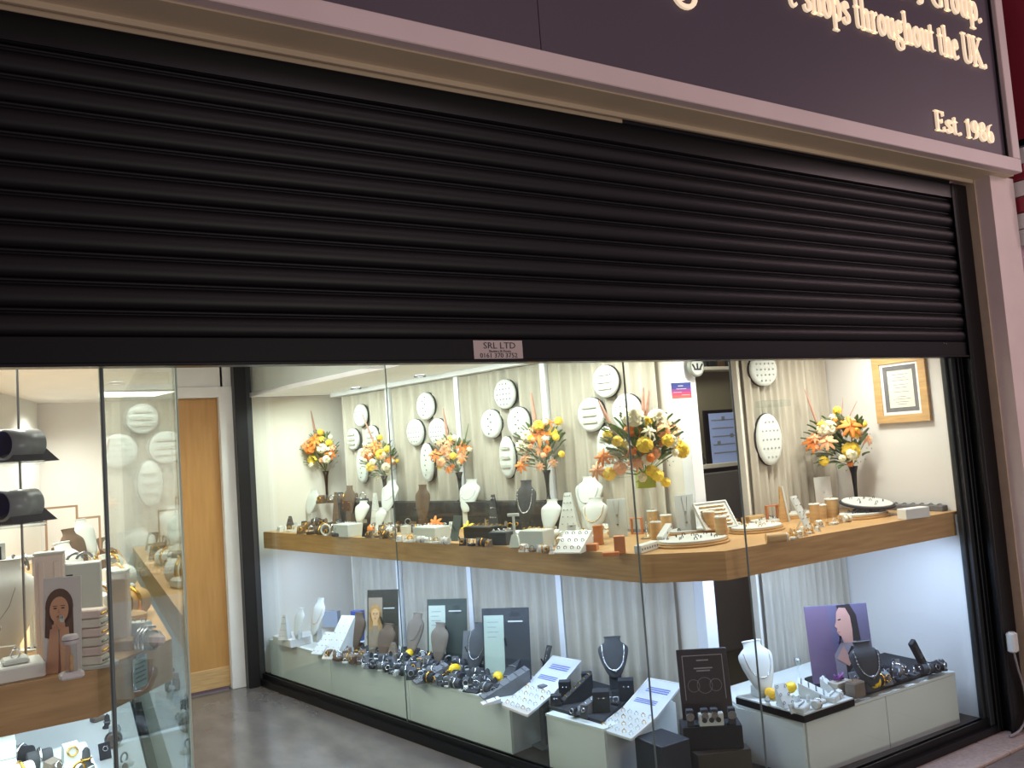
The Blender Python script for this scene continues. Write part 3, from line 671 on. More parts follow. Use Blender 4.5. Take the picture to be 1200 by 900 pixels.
def globe():
    mb = MB(); mb.ball((0, 0, 0), .7, 10)
    for i in range(22):
        a = i*2.4; h = 1-2*(i+.5)/22; r = math.sqrt(1-h*h); mb.ball((.62*r*math.cos(a), .62*r*math.sin(a), .62*h), .17, 5)
    return mb
FM = {}
for nm, fn in (('rose', rose), ('lily', lily), ('globe', globe)):
    for cn, cm in (('o', ORANGE), ('y', YELLOW), ('c', CREAM), ('p', PEACH)): FM[nm, cn] = fn().mesh('flower', cm)
def leafmesh(m):
    return MB().loft([[(x*w_, y, .1*abs(x)-.25*y*y) for x in (-1, 0, 1)]+[(x*w_, y, .1*abs(x)-.25*y*y-.02) for x in (1, 0, -1)] for y, w_ in ((0, .04), (-.3, .2), (-.65, .2), (-1, .01))], True).mesh('leaf', m)
LM = [leafmesh(LEAF), leafmesh(LEAFD)]
def bouquet(px, py, z, vase_h, cpx, cpy, rw, rh, label, fl, seed, sticks, vase='trumpet', rz=-50, nl=60, base=None):
    if not base and z > 1.2: q_ = onwall(px, py, along(0, .105), along(1, .105)); base = Vector((q_.x, q_.y, z))
    p = base or at(px, py, z); k = K(p); rnd = random.Random(seed); t = thing('flower_bouquet', label, 'flowers', p, 0, 'bouquets')
    right = Vector(M.col[0]); up = Vector(M.col[1])      # only to size the spread from the measured outline
    dx, dz = (cpx-px)*k, (py-cpy)*k; cx = Vector((dx*.84, -dx*.53, dz)); rw *= k; rh *= k; vh = vase_h*k
    if vase == 'trumpet':
        MB().lathe([(.028, 0), (.030, .004), (.013, .012), (.009, .04), (.010, vh*.5), (.016, vh*.85), (.026, vh), (.022, vh), (.012, vh*.8)], 16).build('vase', BLK, t)
    else:
        MB().bbox(-.042, -.034, vh-.02, .046, .034, vh+.062, .004, RZ(-30)).build('pot', mat('lime_pot', '#9aa53a', .5), t)
        MB().lathe([(.045, 0), (.045, .006), (.02, .010), (.017, vh-.01), (.04, vh)], 16).build('acrylic_foot', MATS['clear_acrylic'], t); vh += .04
    base = Vector((0, 0, vh))
    st = MB(); n = len(fl)
    ex = [(rnd.choice(('lily', 'rose', 'globe', 'lily')), rr_*math.cos(a_), rr_*math.sin(a_)*.85-.05, rnd.uniform(3.5, 6)*rw/k/28, rnd.choice('oppcyc')) for a_, rr_ in [(rnd.uniform(0, 6.28), math.sqrt(rnd.random())) for _ in range(15)]]
    for i, (kind, fx, fy, s_, cc) in enumerate(list(fl)+ex):        # fx, fy in -1..1 across the bunch
        fr = -.4-.5*rnd.random()*math.sqrt(max(0, 1-fx*fx*.8-fy*fy*.8))
        q = cx+Vector((.84*fx*rw+.5*fr*rw, -.53*fx*rw+.84*fr*rw, fy*rh))
        o = link('flower', FM[kind, cc], t); s = s_*k; o.scale = (s, s, s); o.location = q
        dr = (q-base-Vector((0, .06, 0))).normalized(); dr = (dr+Vector((-.55, -.85, .25))).normalized(); o.rotation_euler = dr.to_track_quat('Z', 'Y').to_euler()
        st.tube([tuple(base), tuple(base.lerp(q, .5)+Vector((0, 0, .005))), tuple(q)], .0016, 4)
    st.build('stems', LEAF, t)
    for i in range(nl):
        a = rnd.uniform(0, 6.28); rr = math.sqrt(rnd.random())*.80; fr = rnd.uniform(-1.0, .05)
        fx, fy = rr*math.cos(a), rr*math.sin(a)*(.9 if vase != 'pot' else .7)-(.15 if vase != 'pot' else 0)
        q = cx+Vector((.84*fx*rw+.5*fr*rw*.6, -.53*fx*rw+.84*fr*rw*.6, fy*rh)); o = link('leaf', LM[i % 2], t)
        s = rnd.uniform(.28, .46)*rw; o.scale = (s, s, s); o.location = q
        dr = (q-base).normalized(); o.rotation_euler = (dr.to_track_quat('-Y', 'Z')).to_euler()
    sp = MB()
    for i in range(60):
        a = rnd.uniform(0, 6.28); rr = math.sqrt(rnd.random())*1.05; fx, fy = rr*math.cos(a), rr*math.sin(a)*.8-.2; fr = rnd.uniform(-.9, .0)
        q = cx+Vector((.84*fx*rw+.5*fr*rw*.6, -.53*fx*rw+.84*fr*rw*.6, fy*rh)); sp.ball(q, .0035, 4)
        if i % 3 == 0: sp.tube([tuple(base.lerp(q, .4)), tuple(q)], .0009, 3)
    tag(sp.build('filler_sprigs', LEAFD, t), None, None, kind='stuff')
    for (sx_, sy_, L, m_, thick) in sticks:                  # tall plumes: foot offset, lean, length in pixels
        a = cx+Vector((.84*sx_*rw, -.53*sx_*rw, .1*rh)); b = cx+Vector((.84*(sx_*rw+sy_*k), -.53*(sx_*rw+sy_*k), L*k))
        MB().tube([tuple(a.lerp(b, u/6)) for u in range(7)], lambda u: thick*(.35+.65*math.sin(math.pi*min(1, .15+u*.85)))+.0004, 6).build('plume', m_, t)
    return t
std = lambda a, b: [('rose', -.55, .1, 8, a), ('lily', -.2, .45, 9, 'o'), ('rose', .1, .1, 8, b), ('globe', .5, .25, 6, 'y'), ('rose', -.5, -.4, 7, 'y'), ('lily', .6, -.2, 7, 'o'), ('globe', .1, .75, 5, 'y'), ('rose', .35, -.45, 6, 'c'), ('lily', -.75, .25, 7, 'p')]
bouquet(384, 592, 1.27, 36, 381, 530, 22, 26, 'leftmost orange and yellow bouquet with one upright plume', std('o', 'c'), 1, [(-.2, -6, 46, TWIG, .008)], base=None)
bouquet(452, 589, 1.27, 30, 449, 535, 22, 28, 'second orange bouquet from the left beside the first post', std('o', 'y'), 2, [(-.1, -16, 50, TWIG, .007)])
bouquet(540, 586, 1.27, 34, 533, 526, 24, 26, 'third bouquet from the left with peach roses and a tall plume', [('rose', -.3, .1, 8, 'p'), ('rose', -.55, -.45, 7, 'p'), ('globe', .1, -.25, 6, 'y'), ('lily', .6, .15, 9, 'o'), ('lily', -.8, -.1, 8, 'o'), ('lily', -.1, .5, 7, 'p'), ('globe', .2, .55, 5, 'c'), ('lily', .5, -.3, 7, 'p')], 3, [(-.1, -4, 50, TWIG, .009), (.6, 8, 30, LEAF, .004)])
bouquet(643, 586, 1.27, 36, 638, 518, 30, 32, 'fourth bouquet with a big orange lily and yellow globes', [('lily', -.05, .35, 14, 'o'), ('globe', .5, .35, 8, 'y'), ('globe', .75, .75, 7, 'y'), ('rose', -.75, -.0, 10, 'c'), ('rose', -.05, .7, 8, 'y'), ('lily', .3, .75, 8, 'o'), ('lily', -.85, -.75, 8, 'o'), ('globe', -.4, .2, 6, 'y'), ('rose', -.55, .35, 9, 'c'), ('lily', -.15, -.25, 6, 'p')], 4, [(-.1, -3, 60, TWIG, .012)], nl=70)
bouquet(762, 631, 1.10, 64, 758, 520, 48, 44, 'big bouquet of yellow and cream blooms in a lime green pot', [('rose', -.15, .50, 15, 'o'), ('rose', -.2, .80, 16, 'c'), ('rose', .45, .72, 14, 'c'), ('rose', .52, .32, 11, 'p'), ('rose', .0, .02, 12, 'y'), ('globe', .55, .05, 10, 'y'), ('rose', .98, -.2, 12, 'y'), ('globe', -.85, -.72, 11, 'y'), ('globe', .15, -.72, 10, 'y'), ('globe', .5, -1.05, 8, 'y'), ('lily', -.15, -.25, 14, 'o'), ('lily', -.22, -.45, 10, 'p'), ('globe', -.85, .3, 8, 'y'), ('rose', -.65, .15, 8, 'y'), ('lily', .78, .35, 12, 'p'), ('lily', -1.0, -.25, 10, 'o'), ('lily', -1.15, -.6, 10, 'p'), ('rose', .15, .6, 9, 'y')], 5, [(-.5, -20, 55, TWIG, .011), (.1, 6, 66, TWIG, .011), (.15, 10, 62, TWIG, .009)], vase='pot', nl=120)
bouquet(1003, 583, 1.10, 52, 984, 497, 38, 38, 'right bouquet in a tall black trumpet vase by the certificate', [('rose', .25, -.35, 13, 'y'), ('lily', .2, .38, 13, 'o'), ('rose', -.1, .5, 10, 'o'), ('rose', -.35, .4, 11, 'c'), ('rose', -.6, .35, 9, 'c'), ('globe', -.0, .85, 7, 'y'), ('lily', -.9, -.05, 11, 'o'), ('lily', -.55, -.05, 11, 'p'), ('globe', -.6, -.65, 8, 'y'), ('rose', .35, .2, 9, 'y'), ('lily', .6, .1, 7, 'p')], 6, [(-.4, -14, 60, TWIG, .006), (.2, 8, 48, TWIG, .003), (.2, 24, 42, TWIG, .003)], nl=90, base=Vector((4.15, 3.02, 1.10)))
# ---------------------------------------------------------------- risers along the back wall
LW = (Vector((B1[0]-B0[0], B1[1]-B0[1], 0))).length
def riser(s0, s1, o0, o1, z0, z1, m, label):
    a, b, c, d_ = along(s0, o0), along(s1, o0), along(s1, o1), along(s0, o1)
    return tag(MB().prism([(v.x, v.y) for v in (a, d_, c, b)], z0, z1).build('display_riser', m), label, 'riser')
riser(.10, 2.36, .062, .16, 1.10, 1.27, BLKF, 'long black velvet riser carrying the bouquets at the back of the shelf')
# ---------------------------------------------------------------- upper shelf: busts
N = lambda m, l, r=.0014, lo=.38, b=False: (m, l, r, lo, b)
bust(366, 616, 1.10, 41, 22, -70, W, 'small white necklace bust nearest the cream end wall on the upper shelf', .35)
bust(411, 617, 1.10, 47, 20, -70, BRNF, 'brown bust at the foot of the leftmost oval tray', .25, lean=.1)
bust(424, 619, 1.10, 31, 24, -70, W, 'low white bust in front of the brown bust, left of the first glass joint', .25)
bust(457, 618, 1.10, 54, 28, -70, W, 'tall white bust standing at the first glass joint', .35, N(SILVER, 'fine silver necklace on the tall bust at the glass joint'))
bust(446, 622, 1.10, 26, 18, -70, W, 'short white bust just below the tall one at the glass joint', .2)
bust(497, 623, 1.10, 54, 24, -70, BRNF, 'dark brown bust below the second oval tray', .2, lean=.1)
bust(511, 616, 1.10, 30, 24, -70, W, 'white bust behind the orange starburst flower', .2)
bust(551, 620, 1.10, 57, 32, -70, W, 'tallest white bust in front of the third bouquet', .36, N(SILVER, 'thin silver necklace on the bust before the third bouquet'))
bust(619, 630, 1.10, 66, 30, -70, GREYF, 'charcoal bust left of the orange lily bouquet', .2, N(SILVER, 'silver chain on the charcoal upper bust', .002, .3, True), lean=.12)
bust(646, 630, 1.10, 43, 29, -70, W, 'white bust with a pale yellow card on the upper shelf', .22)
bust(692, 624, 1.10, 64, 38, -66, W, 'largest white bust below the big bouquet', .34, N(STEEL, 'necklace with a dark pendant on the largest white bust', .0018, .30, True))
bust(698, 632, 1.10, 47, 34, -66, W, 'low white bust directly in front of the largest white bust', .2, N(GOLD, 'gold necklace on the low front white bust', .0014, .3))
# upper shelf: cards, towers, boxes
def card(px, py, z, wpx, hpx, rz, lean, m, label, cat='card', pend=None, name='display_card', th=.004, group=None, extra=None):
    p = at(px, py, z); k = K(p); w, h = wpx*k/2, hpx*k; t = thing(name, label, cat, p, rz, group)
    mx = RX(-lean); MB().bbox(-w, -th, 0, w, 0, h, .0015, mx).build('board', m, t)
    MB().box(-.006, 0, 0, .006, h*.35, .003).add([(-.005, .001, h*.6), (.005, .001, h*.6), (.005, h*.35, 0), (-.005, h*.35, 0), (-.005, -.002, h*.57), (.005, -.002, h*.57), (.005, h*.35-.003, 0), (-.005, h*.35-.003, 0)], [(0,1,2,3),(7,6,5,4),(0,3,7,4),(1,5,6,2)], False).build('strut', m, t)
    if pend:
        mb = MB().tube([tuple(mx @ Vector((-w*.3, -th-.001, h*.95))), tuple(mx @ Vector((0, -th-.002, h*.35))), tuple(mx @ Vector((w*.3, -th-.001, h*.95)))], .0009, 4)
        mb.ball(mx @ Vector((0, -th-.003, h*.33)), .006, 8).build('pendant_chain', pend, t)
    if extra: extra(t, w, h, mx, th)
    return t
GREYW = mat('pale_blue_card', '#c3cccc', .6)
card(725, 629, 1.10, 22, 44, -40, 4, GREYW, 'pale grey card with a drop pendant left of the lime pot', pend=STEEL)
card(806, 628, 1.10, 23, 48, -25, 4, GREYW, 'pale blue card with a drop pendant right of the lime pot', pend=STEEL)
card(968, 601, 1.10, 22, 42, -20, 3, WD, 'blank white card standing in the curtain corner')
card(532, 634, 1.10, 14, 30, -75, 18, mat('slate_card', '#4a5352', .6), 'slate card edge-on in front of the tallest white bust')
card(427, 629, 1.10, 8, 16, -70, 12, BLKF, 'small black card with gold front left of the first glass joint')
card(504, 588+22, 1.16, 0.1+10, 12, -50, 10, W, 'tiny white card between brown and white busts') if False else None
def steps(px, py, z, wpx, hpx, n, rz, m, jm, label, name='earring_tower', cat='earring stand'):
    p = at(px, py, z); k = K(p); w, h = wpx*k/2, hpx*k; t = thing(name, label, cat, p, rz)
    MB().loft([[(-w, -w*.7, 0), (w, -w*.7, 0), (w, w*.7, 0), (-w, w*.7, 0)], [(-w*.28, w*.1, h), (w*.28, w*.1, h), (w*.28, w*.5, h), (-w*.28, w*.5, h)]], True, smooth=False).build('tower_body', m, t)
    mb = MB()
    for i in range(n):
        v = (i+.6)/n; ww = w*(1-.7*v)
        for s in (-1, 0, 1): mb.ball((s*ww*.62, -w*.7+w*.8*v-.002, h*v), .0035, 5)
    tag(mb.build('earring_pairs', jm, t), None, None, kind='stuff'); return t
steps(668, 626, 1.10, 26, 48, 6, -50, W, STEEL, 'white cone tower studded with earrings left of the largest bust')
steps(441, 620, 1.10, 12, 42, 5, -50, W, SILVER, 'slender white earring tower left of the tall joint bust')
steps(580, 624, 1.10, 14, 44, 4, -50, GREYF, SILVER, 'dark grey cone tower near the middle of the upper shelf')
steps(395, 617, 1.10, 10, 40, 4, -50, BRNF, GOLD, 'thin brown tower beside the leftmost bouquet vase')
steps(340, 622, 1.10, 10, 17, 3, -50, GREYF, SILVER, 'tiny dark cone near the left end of the upper shelf')
# ramps with pieces
def ramp(px, py, z, wpx, lpx, hpx, rz, m, jm, label, n=5, name='display_ramp', cat='jewellery ramp', kind='bar', group=None, cols=3):
    p = at(px, py, z); k = K(p); w, L, h = wpx*k/2, lpx*k, hpx*k; t = thing(name, label, cat, p, rz, group)
    MB().loft([[(x, -L/2, 0), (x, -L/2, .006), (x, L/2, h), (x, L/2, 0)] for x in (-w, w)], True, smooth=False).build('wedge', m, t)
    mb = MB(); ang = math.atan2(h-.006, L)
    for i in range(n):
        u = (i+.5)/n; y = -L/2+L*u; zz = .006+(h-.006)*u+.002
        if kind == 'bar': mb.tube([(-w*.8, y, zz), (0, y, zz+.003), (w*.8, y, zz)], .0028, 6)
        elif kind == 'ring':
            for c in range(cols): mb.torus(.0065, .0015, T(-w*.75+1.5*w*c/(cols-1), y, zz+.003) @ RZ(20) @ RX(90), n=10, k=4)
        else: 
            for c in range(cols): mb.ball((-w*.75+1.5*w*c/(cols-1), y, zz), .0035, 6)
    tag(mb.build('mounted_pieces', jm, t), None, None, kind='stuff'); return t
ramp(672, 646, 1.10, 34, 40, 22, -60, W, GREYF, 'white sloped ring ramp at the shelf edge before the cone tower', 3, kind='ring', cols=4)
def studpad(px, py, z, wpx, hpx, rz, lean, label, n, cols, jm, m=W, cat='ring pad', name='ring_pad'):
    def ex(t, w, h, mx, th):
        mb = MB()
        for i in range(n):
            for c in range(cols): mb.torus(.005, .0018, mx @ T((c-(cols-1)/2)*w*1.4/max(1, cols-1) if cols > 1 else 0, -th-.001, h*(i+.6)/n), n=8, k=4)
        tag(mb.build('mounted_rings', jm, t), None, None, kind='stuff')
    return card(px, py, z, wpx, hpx, rz, lean, m, label, cat, None, name, .010, None, ex)
studpad(671, 641, 1.10, 10, 26, -50, 10, 'narrow upright white pad with dark rings at the shelf edge', 5, 1, GREYF)
studpad(947, 621, 1.10, 15, 42, 15, 22, 'white upright pad with rings on the right arm of the shelf', 5, 2, STEEL)
studpad(406, 599, 1.27, 10, 12, -50, 10, 'tiny pad on the black riser near the brown bust', 2, 2, GOLD, BRNF)
def longpad(px, py, z, L, w_, h_, rz, label, n, tilt=0):
    t = thing('ring_pad', label, 'ring pad', at(px, py, z), rz)
    mx = RY(-tilt); MB().bbox(-L/2, -w_/2, 0, L/2, w_/2, h_, .003, T(0, 0, math.sin(math.radians(abs(tilt)))*L/2) @ mx).build('pad', W, t)
    mb = MB()
    for i in range(n): mb.cyl(.0058, -.002, .001, 10, T(0, 0, math.sin(math.radians(abs(tilt)))*L/2) @ mx @ T(-L*.42+L*.84*i/(n-1), -w_/2, h_*.5) @ RX(90))
    tag(mb.build('ring_slots', STEEL, t), None, None, kind='stuff'); return t
longpad(758, 646, 1.10, .17, .035, .036, 22, 'long white pad with a row of slots left of the front platter', 7)
longpad(780, 634, 1.115, .13, .03, .030, 26, 'tilted white pad leaning up behind the slotted long pad', 3, 22)
# terracotta coloured blocks and frames
box_item('display_block', 'block', 690, 645, 1.10, 22, 14, 8, -50, COPPER, 'flat orange wooden block at the shelf edge below the busts')
t = box_item('display_block', 'block', 702, 638, 1.10, 10, 10, 22, -50, COPPER, 'orange wooden post with a round top near the low white bust')
MB().lathe([(.024, .08), (.026, .084), (.026, .090), (.022, .092)], 20).build('cap', COPPER, t)
box_item('display_block', 'block', 727, 648, 1.10, 13, 13, 20, -40, COPPER, 'reddish wooden cube at the shelf edge before the pendant card')
box_item('display_block', 'block', 716, 651, 1.10, 20, 9, 4, -40, COPPER, 'thin reddish slab beside the wooden cube')
def openframe(px, py, z, wpx, hpx, rz, label):
    p = at(px, py, z); k = K(p); w, h = wpx*k/2, hpx*k; t = thing('open_frame', label, 'frame', p, rz)
    for a in ((-w, 0, w, .006), (-w, h-.006, w, h), (-w, .006, -w+.007, h-.006), (w-.007, .006, w, h-.006)): MB().box(a[0], -.010, a[1], a[2], .010, a[3]).build('frame_bar', COPPER, t)
openframe(747, 626, 1.10, 14, 19, -60, 'small open copper brown frame behind the slotted pads')
openframe(906, 612, 1.10, 17, 20, -10, 'open orange frame near the wooden sail stand')
box_item('display_block', 'block', 884, 612, 1.10, 26, 10, 8, 0, LIGHTOAK, 'flat pale oak block before the right curtain')
def post(px, py, z, dpx, hpx, label, m=LIGHTOAK, seed=0):
    p = at(px, py, z); k = K(p); r, h = dpx*k/2, hpx*k; t = thing('ring_post', label, 'ring post', p, 0)
    MB().lathe([(r, 0), (r, h-.006)], 20).build('wooden_cylinder', m, t); MB().lathe([(r*1.05, h-.006), (r*1.05, h-.001), (r*.95, h)], 20).build('white_top', W, t)
    o = link('ring', RG, t); o.location = (0, 0, h+.003); o.rotation_euler = (math.radians(70), 0, .6); o.scale = (.75,)*3; tag(o, None, None)
    return t
for a in ((766, 624, 12, 26, 'pale wooden ring post, tallest of the three by the lime pot'), (782, 625, 13, 22, 'pale wooden ring post, rightmost of the three by the lime pot'), (770, 634, 13, 23, 'pale wooden ring post, front one of the three by the lime pot'),
          (832, 621, 14, 22, 'pale wooden ring post left of two before the sloped tray'), (846, 627, 14, 22, 'pale wooden ring post right of two before the sloped tray'),
          (956, 612, 12, 22, 'pale wooden ring post behind the white upright pad'), (963, 608, 13, 17, 'short pale wooden ring post beside the black rimmed tray'), (976, 606, 15, 22, 'pale wooden ring post touching the black rimmed tray')): post(a[0], a[1], 1.125 if a[0] in (832, 846) else 1.10, *a[2:])
def platter(px, py, z, wpx, label, layers=2, squash=.8, rim=LIGHTOAK, rz=0, n=9, h0=0, jm=GREYF, stand=0, tilt=0):
    p = at(px, py, z); k = K(p); R = wpx*k/2; t = thing('round_platter', label, 'platter', p, rz); z = 0; t.rotation_euler = (math.radians(tilt), 0, 0)
    if stand: MB().cyl(R*.5, 0, stand, 20, None, 1, squash).build('foot', BLKF, t); z = stand
    for i in range(layers):
        r = R*(1-.05*i); MB().lathe([(r*.985, z), (r, z+.003), (r, z+.008), (r*.985, z+.010)], 36, None, 1, squash).build('wooden_disc', rim, t); z += .010
    MB().lathe([(R*.90, z), (R*.92, z+.004), (R*.88, z+.008)], 36, None, 1, squash).build('white_pad', W, t); rnd = random.Random(int(px))
    mb = MB()
    for i in range(n):
        a = i*2.4; r = R*.75*math.sqrt((i+.5)/n); mb.torus(.007, .0018, T(r*math.cos(a), squash*r*math.sin(a), z+.012) @ RZ(rnd.uniform(-60, 60)) @ RX(90), n=10, k=4)
    tag(mb.build('mounted_rings', jm, t), None, None, kind='stuff'); return t
platter(812, 637, 1.10, 98, 'large round white platter at the chamfered corner of the shelf', 2, .75, n=12)
platter(818, 625, 1.10, 92, 'white platter behind the corner platter, under two ring posts', 2, .5, n=5)
platter(887, 622, 1.10, 76, 'flat white platter right of the second glass joint', 2, .7, n=9, jm=GOLD)
platter(902, 612, 1.10, 60, 'small wooden platter in front of the open orange frame', 1, .6, n=6)
platter(935, 606, 1.10, 52, 'half hidden platter behind the white upright pad', 2, .6, n=5, jm=GOLD)
platter(1012, 606, 1.10, 76, 'white platter under the black rimmed tray on the right', 2, .62, n=9)
platter(1016, 594, 1.145, 66, 'large black rimmed white tray raised at the right end of the shelf', 1, .9, BLKF, n=9, stand=.012, jm=MIDG, tilt=9)
# sloped tray with chain rows on the shelf
p = at(845, 620, 1.125); t = thing('sloped_tray', 'framed white tray leaning back with gold bracelet rows', 'display tray', p, -8); k = K(p); w, h = 24*k, 36*k
mx = RX(-35); MB().bbox(-w, -.008, 0, w, 0, h, .002, mx).build('tray_board', W, t)
m = MB(); m.box(-w, -.016, h-.006, w, -.008, h, mx).box(-w, -.016, 0, -w+.006, -.008, h, mx).box(w-.006, -.016, 0, w, -.008, h, mx); m.build('rim', WD, t)
m = MB()
for i in range(6): m.tube([tuple(mx @ Vector((x*w*.75, -.012, h*(.12+.14*i)))) for x in (-1, 0, 1)], .0028, 5)
tag(m.build('bracelet_rows', GOLD, t), None, None, kind='stuff')
# curved wooden sail with a white face, reclining cylinder, white box, long tray
p = at(921, 612, 1.10); k = K(p); t = thing('sail_stand', 'curved pale wooden sail shaped stand with a white edge', 'stand', p, -10)
H = 42*k; prof2 = [(-.045*(1-u)**.8*1.0, H*u) for u in [i/10 for i in range(11)]]
poly = [(.018-.028*(i/10), H*i/10) for i in range(11)]
MB().loft([[(-.030+.010*(z/H), y_, z), (x, y_, z)] for x, z in poly for y_ in (0,)] and [[(-.035+.018*z/H, 0, z), (x, 0, z), (x, .012, z), (-.035+.018*z/H, .012, z)] for x, z in poly], True, smooth=False).build('wooden_fin', LIGHTOAK, t)
MB().loft([[(x, -.004, z), (x+.009, -.004, z), (x+.009, .016, z), (x, .016, z)] for x, z in poly], True, smooth=False).build('white_edge', W, t)
p = at(912, 636, 1.10); t = thing('bangle_roll', 'short wooden cylinder lying at the shelf edge with a white end', 'bangle roll', (p.x, p.y, p.z+.022), 55)
MB().cyl(.021, -.05, .035, 20, RX(90)).build('roll', LIGHTOAK, t); MB().cyl(.0205, .035, .039, 20, RX(90)).build('end_cap', WD, t)
box_item('jewellery_box', 'box', 1071, 607, 1.10, 36, 14, 12, -12, WD, 'low white box before the long bracelet tray')
p0, p1 = Vector((4.235, 3.02, 1.10)), Vector((4.235, 2.56, 1.10))
t = thing('bracelet_tray', 'long grey tray of bracelets lying along the right wall', 'tray', (p0+p1)/2, -90)
MB().bbox(-.23, -.028, 0, .23, .022, .030, .003).build('tray', MIDG, t); m = MB()
for i in range(9): m.tube([(-.2+.05*i, -.022, .033), (-.2+.05*i, 0, .038), (-.2+.05*i, .018, .033)], .003, 5)
tag(m.build('bracelet_rows', STEEL, t), None, None, kind='stuff')
# white boxes with slotted tops on the lobby side
box_item('ring_box', 'ring box', 408, 628, 1.10, 32, 20, 14, -80, W, 'long white ring box below the low white bust', extra=slots(SILVER, 2, 6))
box_item('ring_box', 'ring box', 506, 632, 1.10, 44, 22, 15, -80, W, 'long white ring box under the orange starburst', extra=slots(SILVER, 2, 7))
box_item('ring_box', 'ring box', 630, 641, 1.10, 34, 24, 20, -70, W, 'white ring box under the bust with the yellow card', extra=slots(GOLD, 2, 5))
box_item('ring_box', 'ring box', 566, 630, 1.10, 44, 20, 13, -75, BLKF, 'black velvet tray in front of the charcoal bust', extra=slots(GOLD, 2, 6, GREYF))
box_item('ring_box', 'ring box', 589, 638, 1.10, 26, 18, 15, -70, GREYF, 'grey velvet ring tray at the shelf edge left of the white T stand', extra=slots(SILVER, 2, 3, MIDG))
box_item('ring_box', 'ring box', 476, 626, 1.10, 9, 9, 10, -60, W, 'single white ring cube right of the first glass joint')
p = at(604, 641, 1.10); k = K(p); t = thing('earring_stand', 'white T shaped earring stand at the shelf edge', 'earring stand', p, -50)
MB().loft([[(-.028, -.02, 0), (.028, -.02, 0), (.028, .02, 0), (-.028, .02, 0)], [(-.014, -.008, .06), (.014, -.008, .06), (.014, .008, .06), (-.014, .008, .06)]], True, smooth=False).build('foot', W, t)
MB().bbox(-.006, -.004, .06, .006, .004, .165, .002).bbox(-.03, -.005, .150, .03, .005, .165, .002).build('crossbar', W, t)
def starburst(px, py, z, rpx, m, label):
    p = at(px, py, z); k = K(p); o = thing('silk_flower', label, 'flower', (p.x, p.y, p.z+rpx*k*.9), -45)
    f_ = link('petals', FM['lily', m], o); f_.scale = (rpx*k,)*3; f_.rotation_euler = (math.radians(75), 0, 0)
    MB().tube([(0, 0, -rpx*k*.9), (0, .003, 0)], .0012, 4).build('stem', LEAF, o)
starburst(510, 622, 1.12, 9, 'o', 'orange starburst flower head on the long white ring box')
starburst(548, 626, 1.10, 8, 'y', 'yellow flower at the foot of the tallest white bust')
starburst(433, 626, 1.10, 6, 'o', 'small orange flower by the little black card')
t = thing('bangle', 'white hoop bangle standing at the left end of the upper shelf', 'bangle', at(382, 628, 1.10), -50); MB().torus(.034, .006, T(0, 0, .04) @ RX(90), n=24, k=8).build('hoop', W, t); MB().bbox(-.012, -.008, 0, .012, .008, .006).build('foot', W, t)
# ---------------------------------------------------------------- small crowded pieces
def small_meshes(m, jm):
    L = []
    a = MB().loft([[(-.016, -.012, 0), (.016, -.012, 0), (.016, .014, 0), (-.016, .014, 0)], [(-.014, -.004, .028), (.014, -.004, .028), (.014, .012, .034), (-.014, .012, .034)]], True, smooth=False).torus(.009, .0016, T(0, -.010, .02) @ RX(70), n=12, k=4); L.append(a)
    a = MB().lathe([(.014, 0), (.014, .004), (.009, .008), (.007, .034), (.002, .040)], 12).torus(.008, .0018, T(0, 0, .018), n=12, k=4); L.append(a)
    a = MB().bbox(-.020, -.014, 0, .020, .014, .014).torus(.012, .0025, T(0, 0, .022) @ RZ(30) @ RX(90), n=14, k=5); L.append(a)
    a = MB().bbox(-.014, -.004, 0, .014, .004, .042, .001, RX(-18)).torus(.006, .0014, RX(-18) @ T(0, -.006, .026) @ RX(90), n=10, k=4); L.append(a)
    a = MB().lathe([(.017, -.022), (.019, -.018), (.019, .018), (.017, .022)], 12, T(0, 0, .019) @ RY(90)).torus(.021, .003, T(0, 0, .019) @ RY(90), n=14, k=5); L.append(a)
    return L
def duo(mb_idx, m, jm):
    return None
SMALL = {}
def small(kind, m, jm):
    key = (kind, m.name, jm.name)
    if key not in SMALL:
        body = [MB().loft([[(-.016, -.012, 0), (.016, -.012, 0), (.016, .014, 0), (-.016, .014, 0)], [(-.014, -.004, .028), (.014, -.004, .028), (.014, .012, .034), (-.014, .012, .034)]], True, smooth=False),
                MB().lathe([(.014, 0), (.014, .004), (.009, .008), (.007, .034), (.002, .040)], 12),
                MB().bbox(-.020, -.014, 0, .020, .014, .014), MB().bbox(-.014, -.004, 0, .014, .004, .042, .001, RX(-18)),
                MB().lathe([(.017, -.022), (.019, -.018), (.019, .018), (.017, .022)], 12, T(0, 0, .019) @ RY(90))][kind]
        jw = [MB().torus(.009, .0018, T(0, -.011, .02) @ RX(70), n=12, k=4), MB().torus(.009, .002, T(0, 0, .018), n=12, k=4),
              MB().torus(.012, .0026, T(0, 0, .023) @ RZ(30) @ RX(90), n=14, k=5), MB().torus(.006, .0016, RX(-18) @ T(0, -.007, .026) @ RX(90), n=10, k=4),
              MB().torus(.020, .0032, T(0, 0, .020) @ RY(90), n=14, k=5)][kind]
        SMALL[key] = (body.mesh('holder', m), jw.mesh('jewel', jm))
    return SMALL[key]
KN = ['ring_holder', 'ring_cone', 'ring_block', 'earring_card', 'watch_roll']
ORD = 'first second third fourth fifth sixth seventh eighth ninth tenth eleventh twelfth thirteenth fourteenth fifteenth sixteenth seventeenth eighteenth nineteenth twentieth'.split()
KL = ['ring wedge', 'ring cone', 'ring block', 'ring card', 'bangle roll']
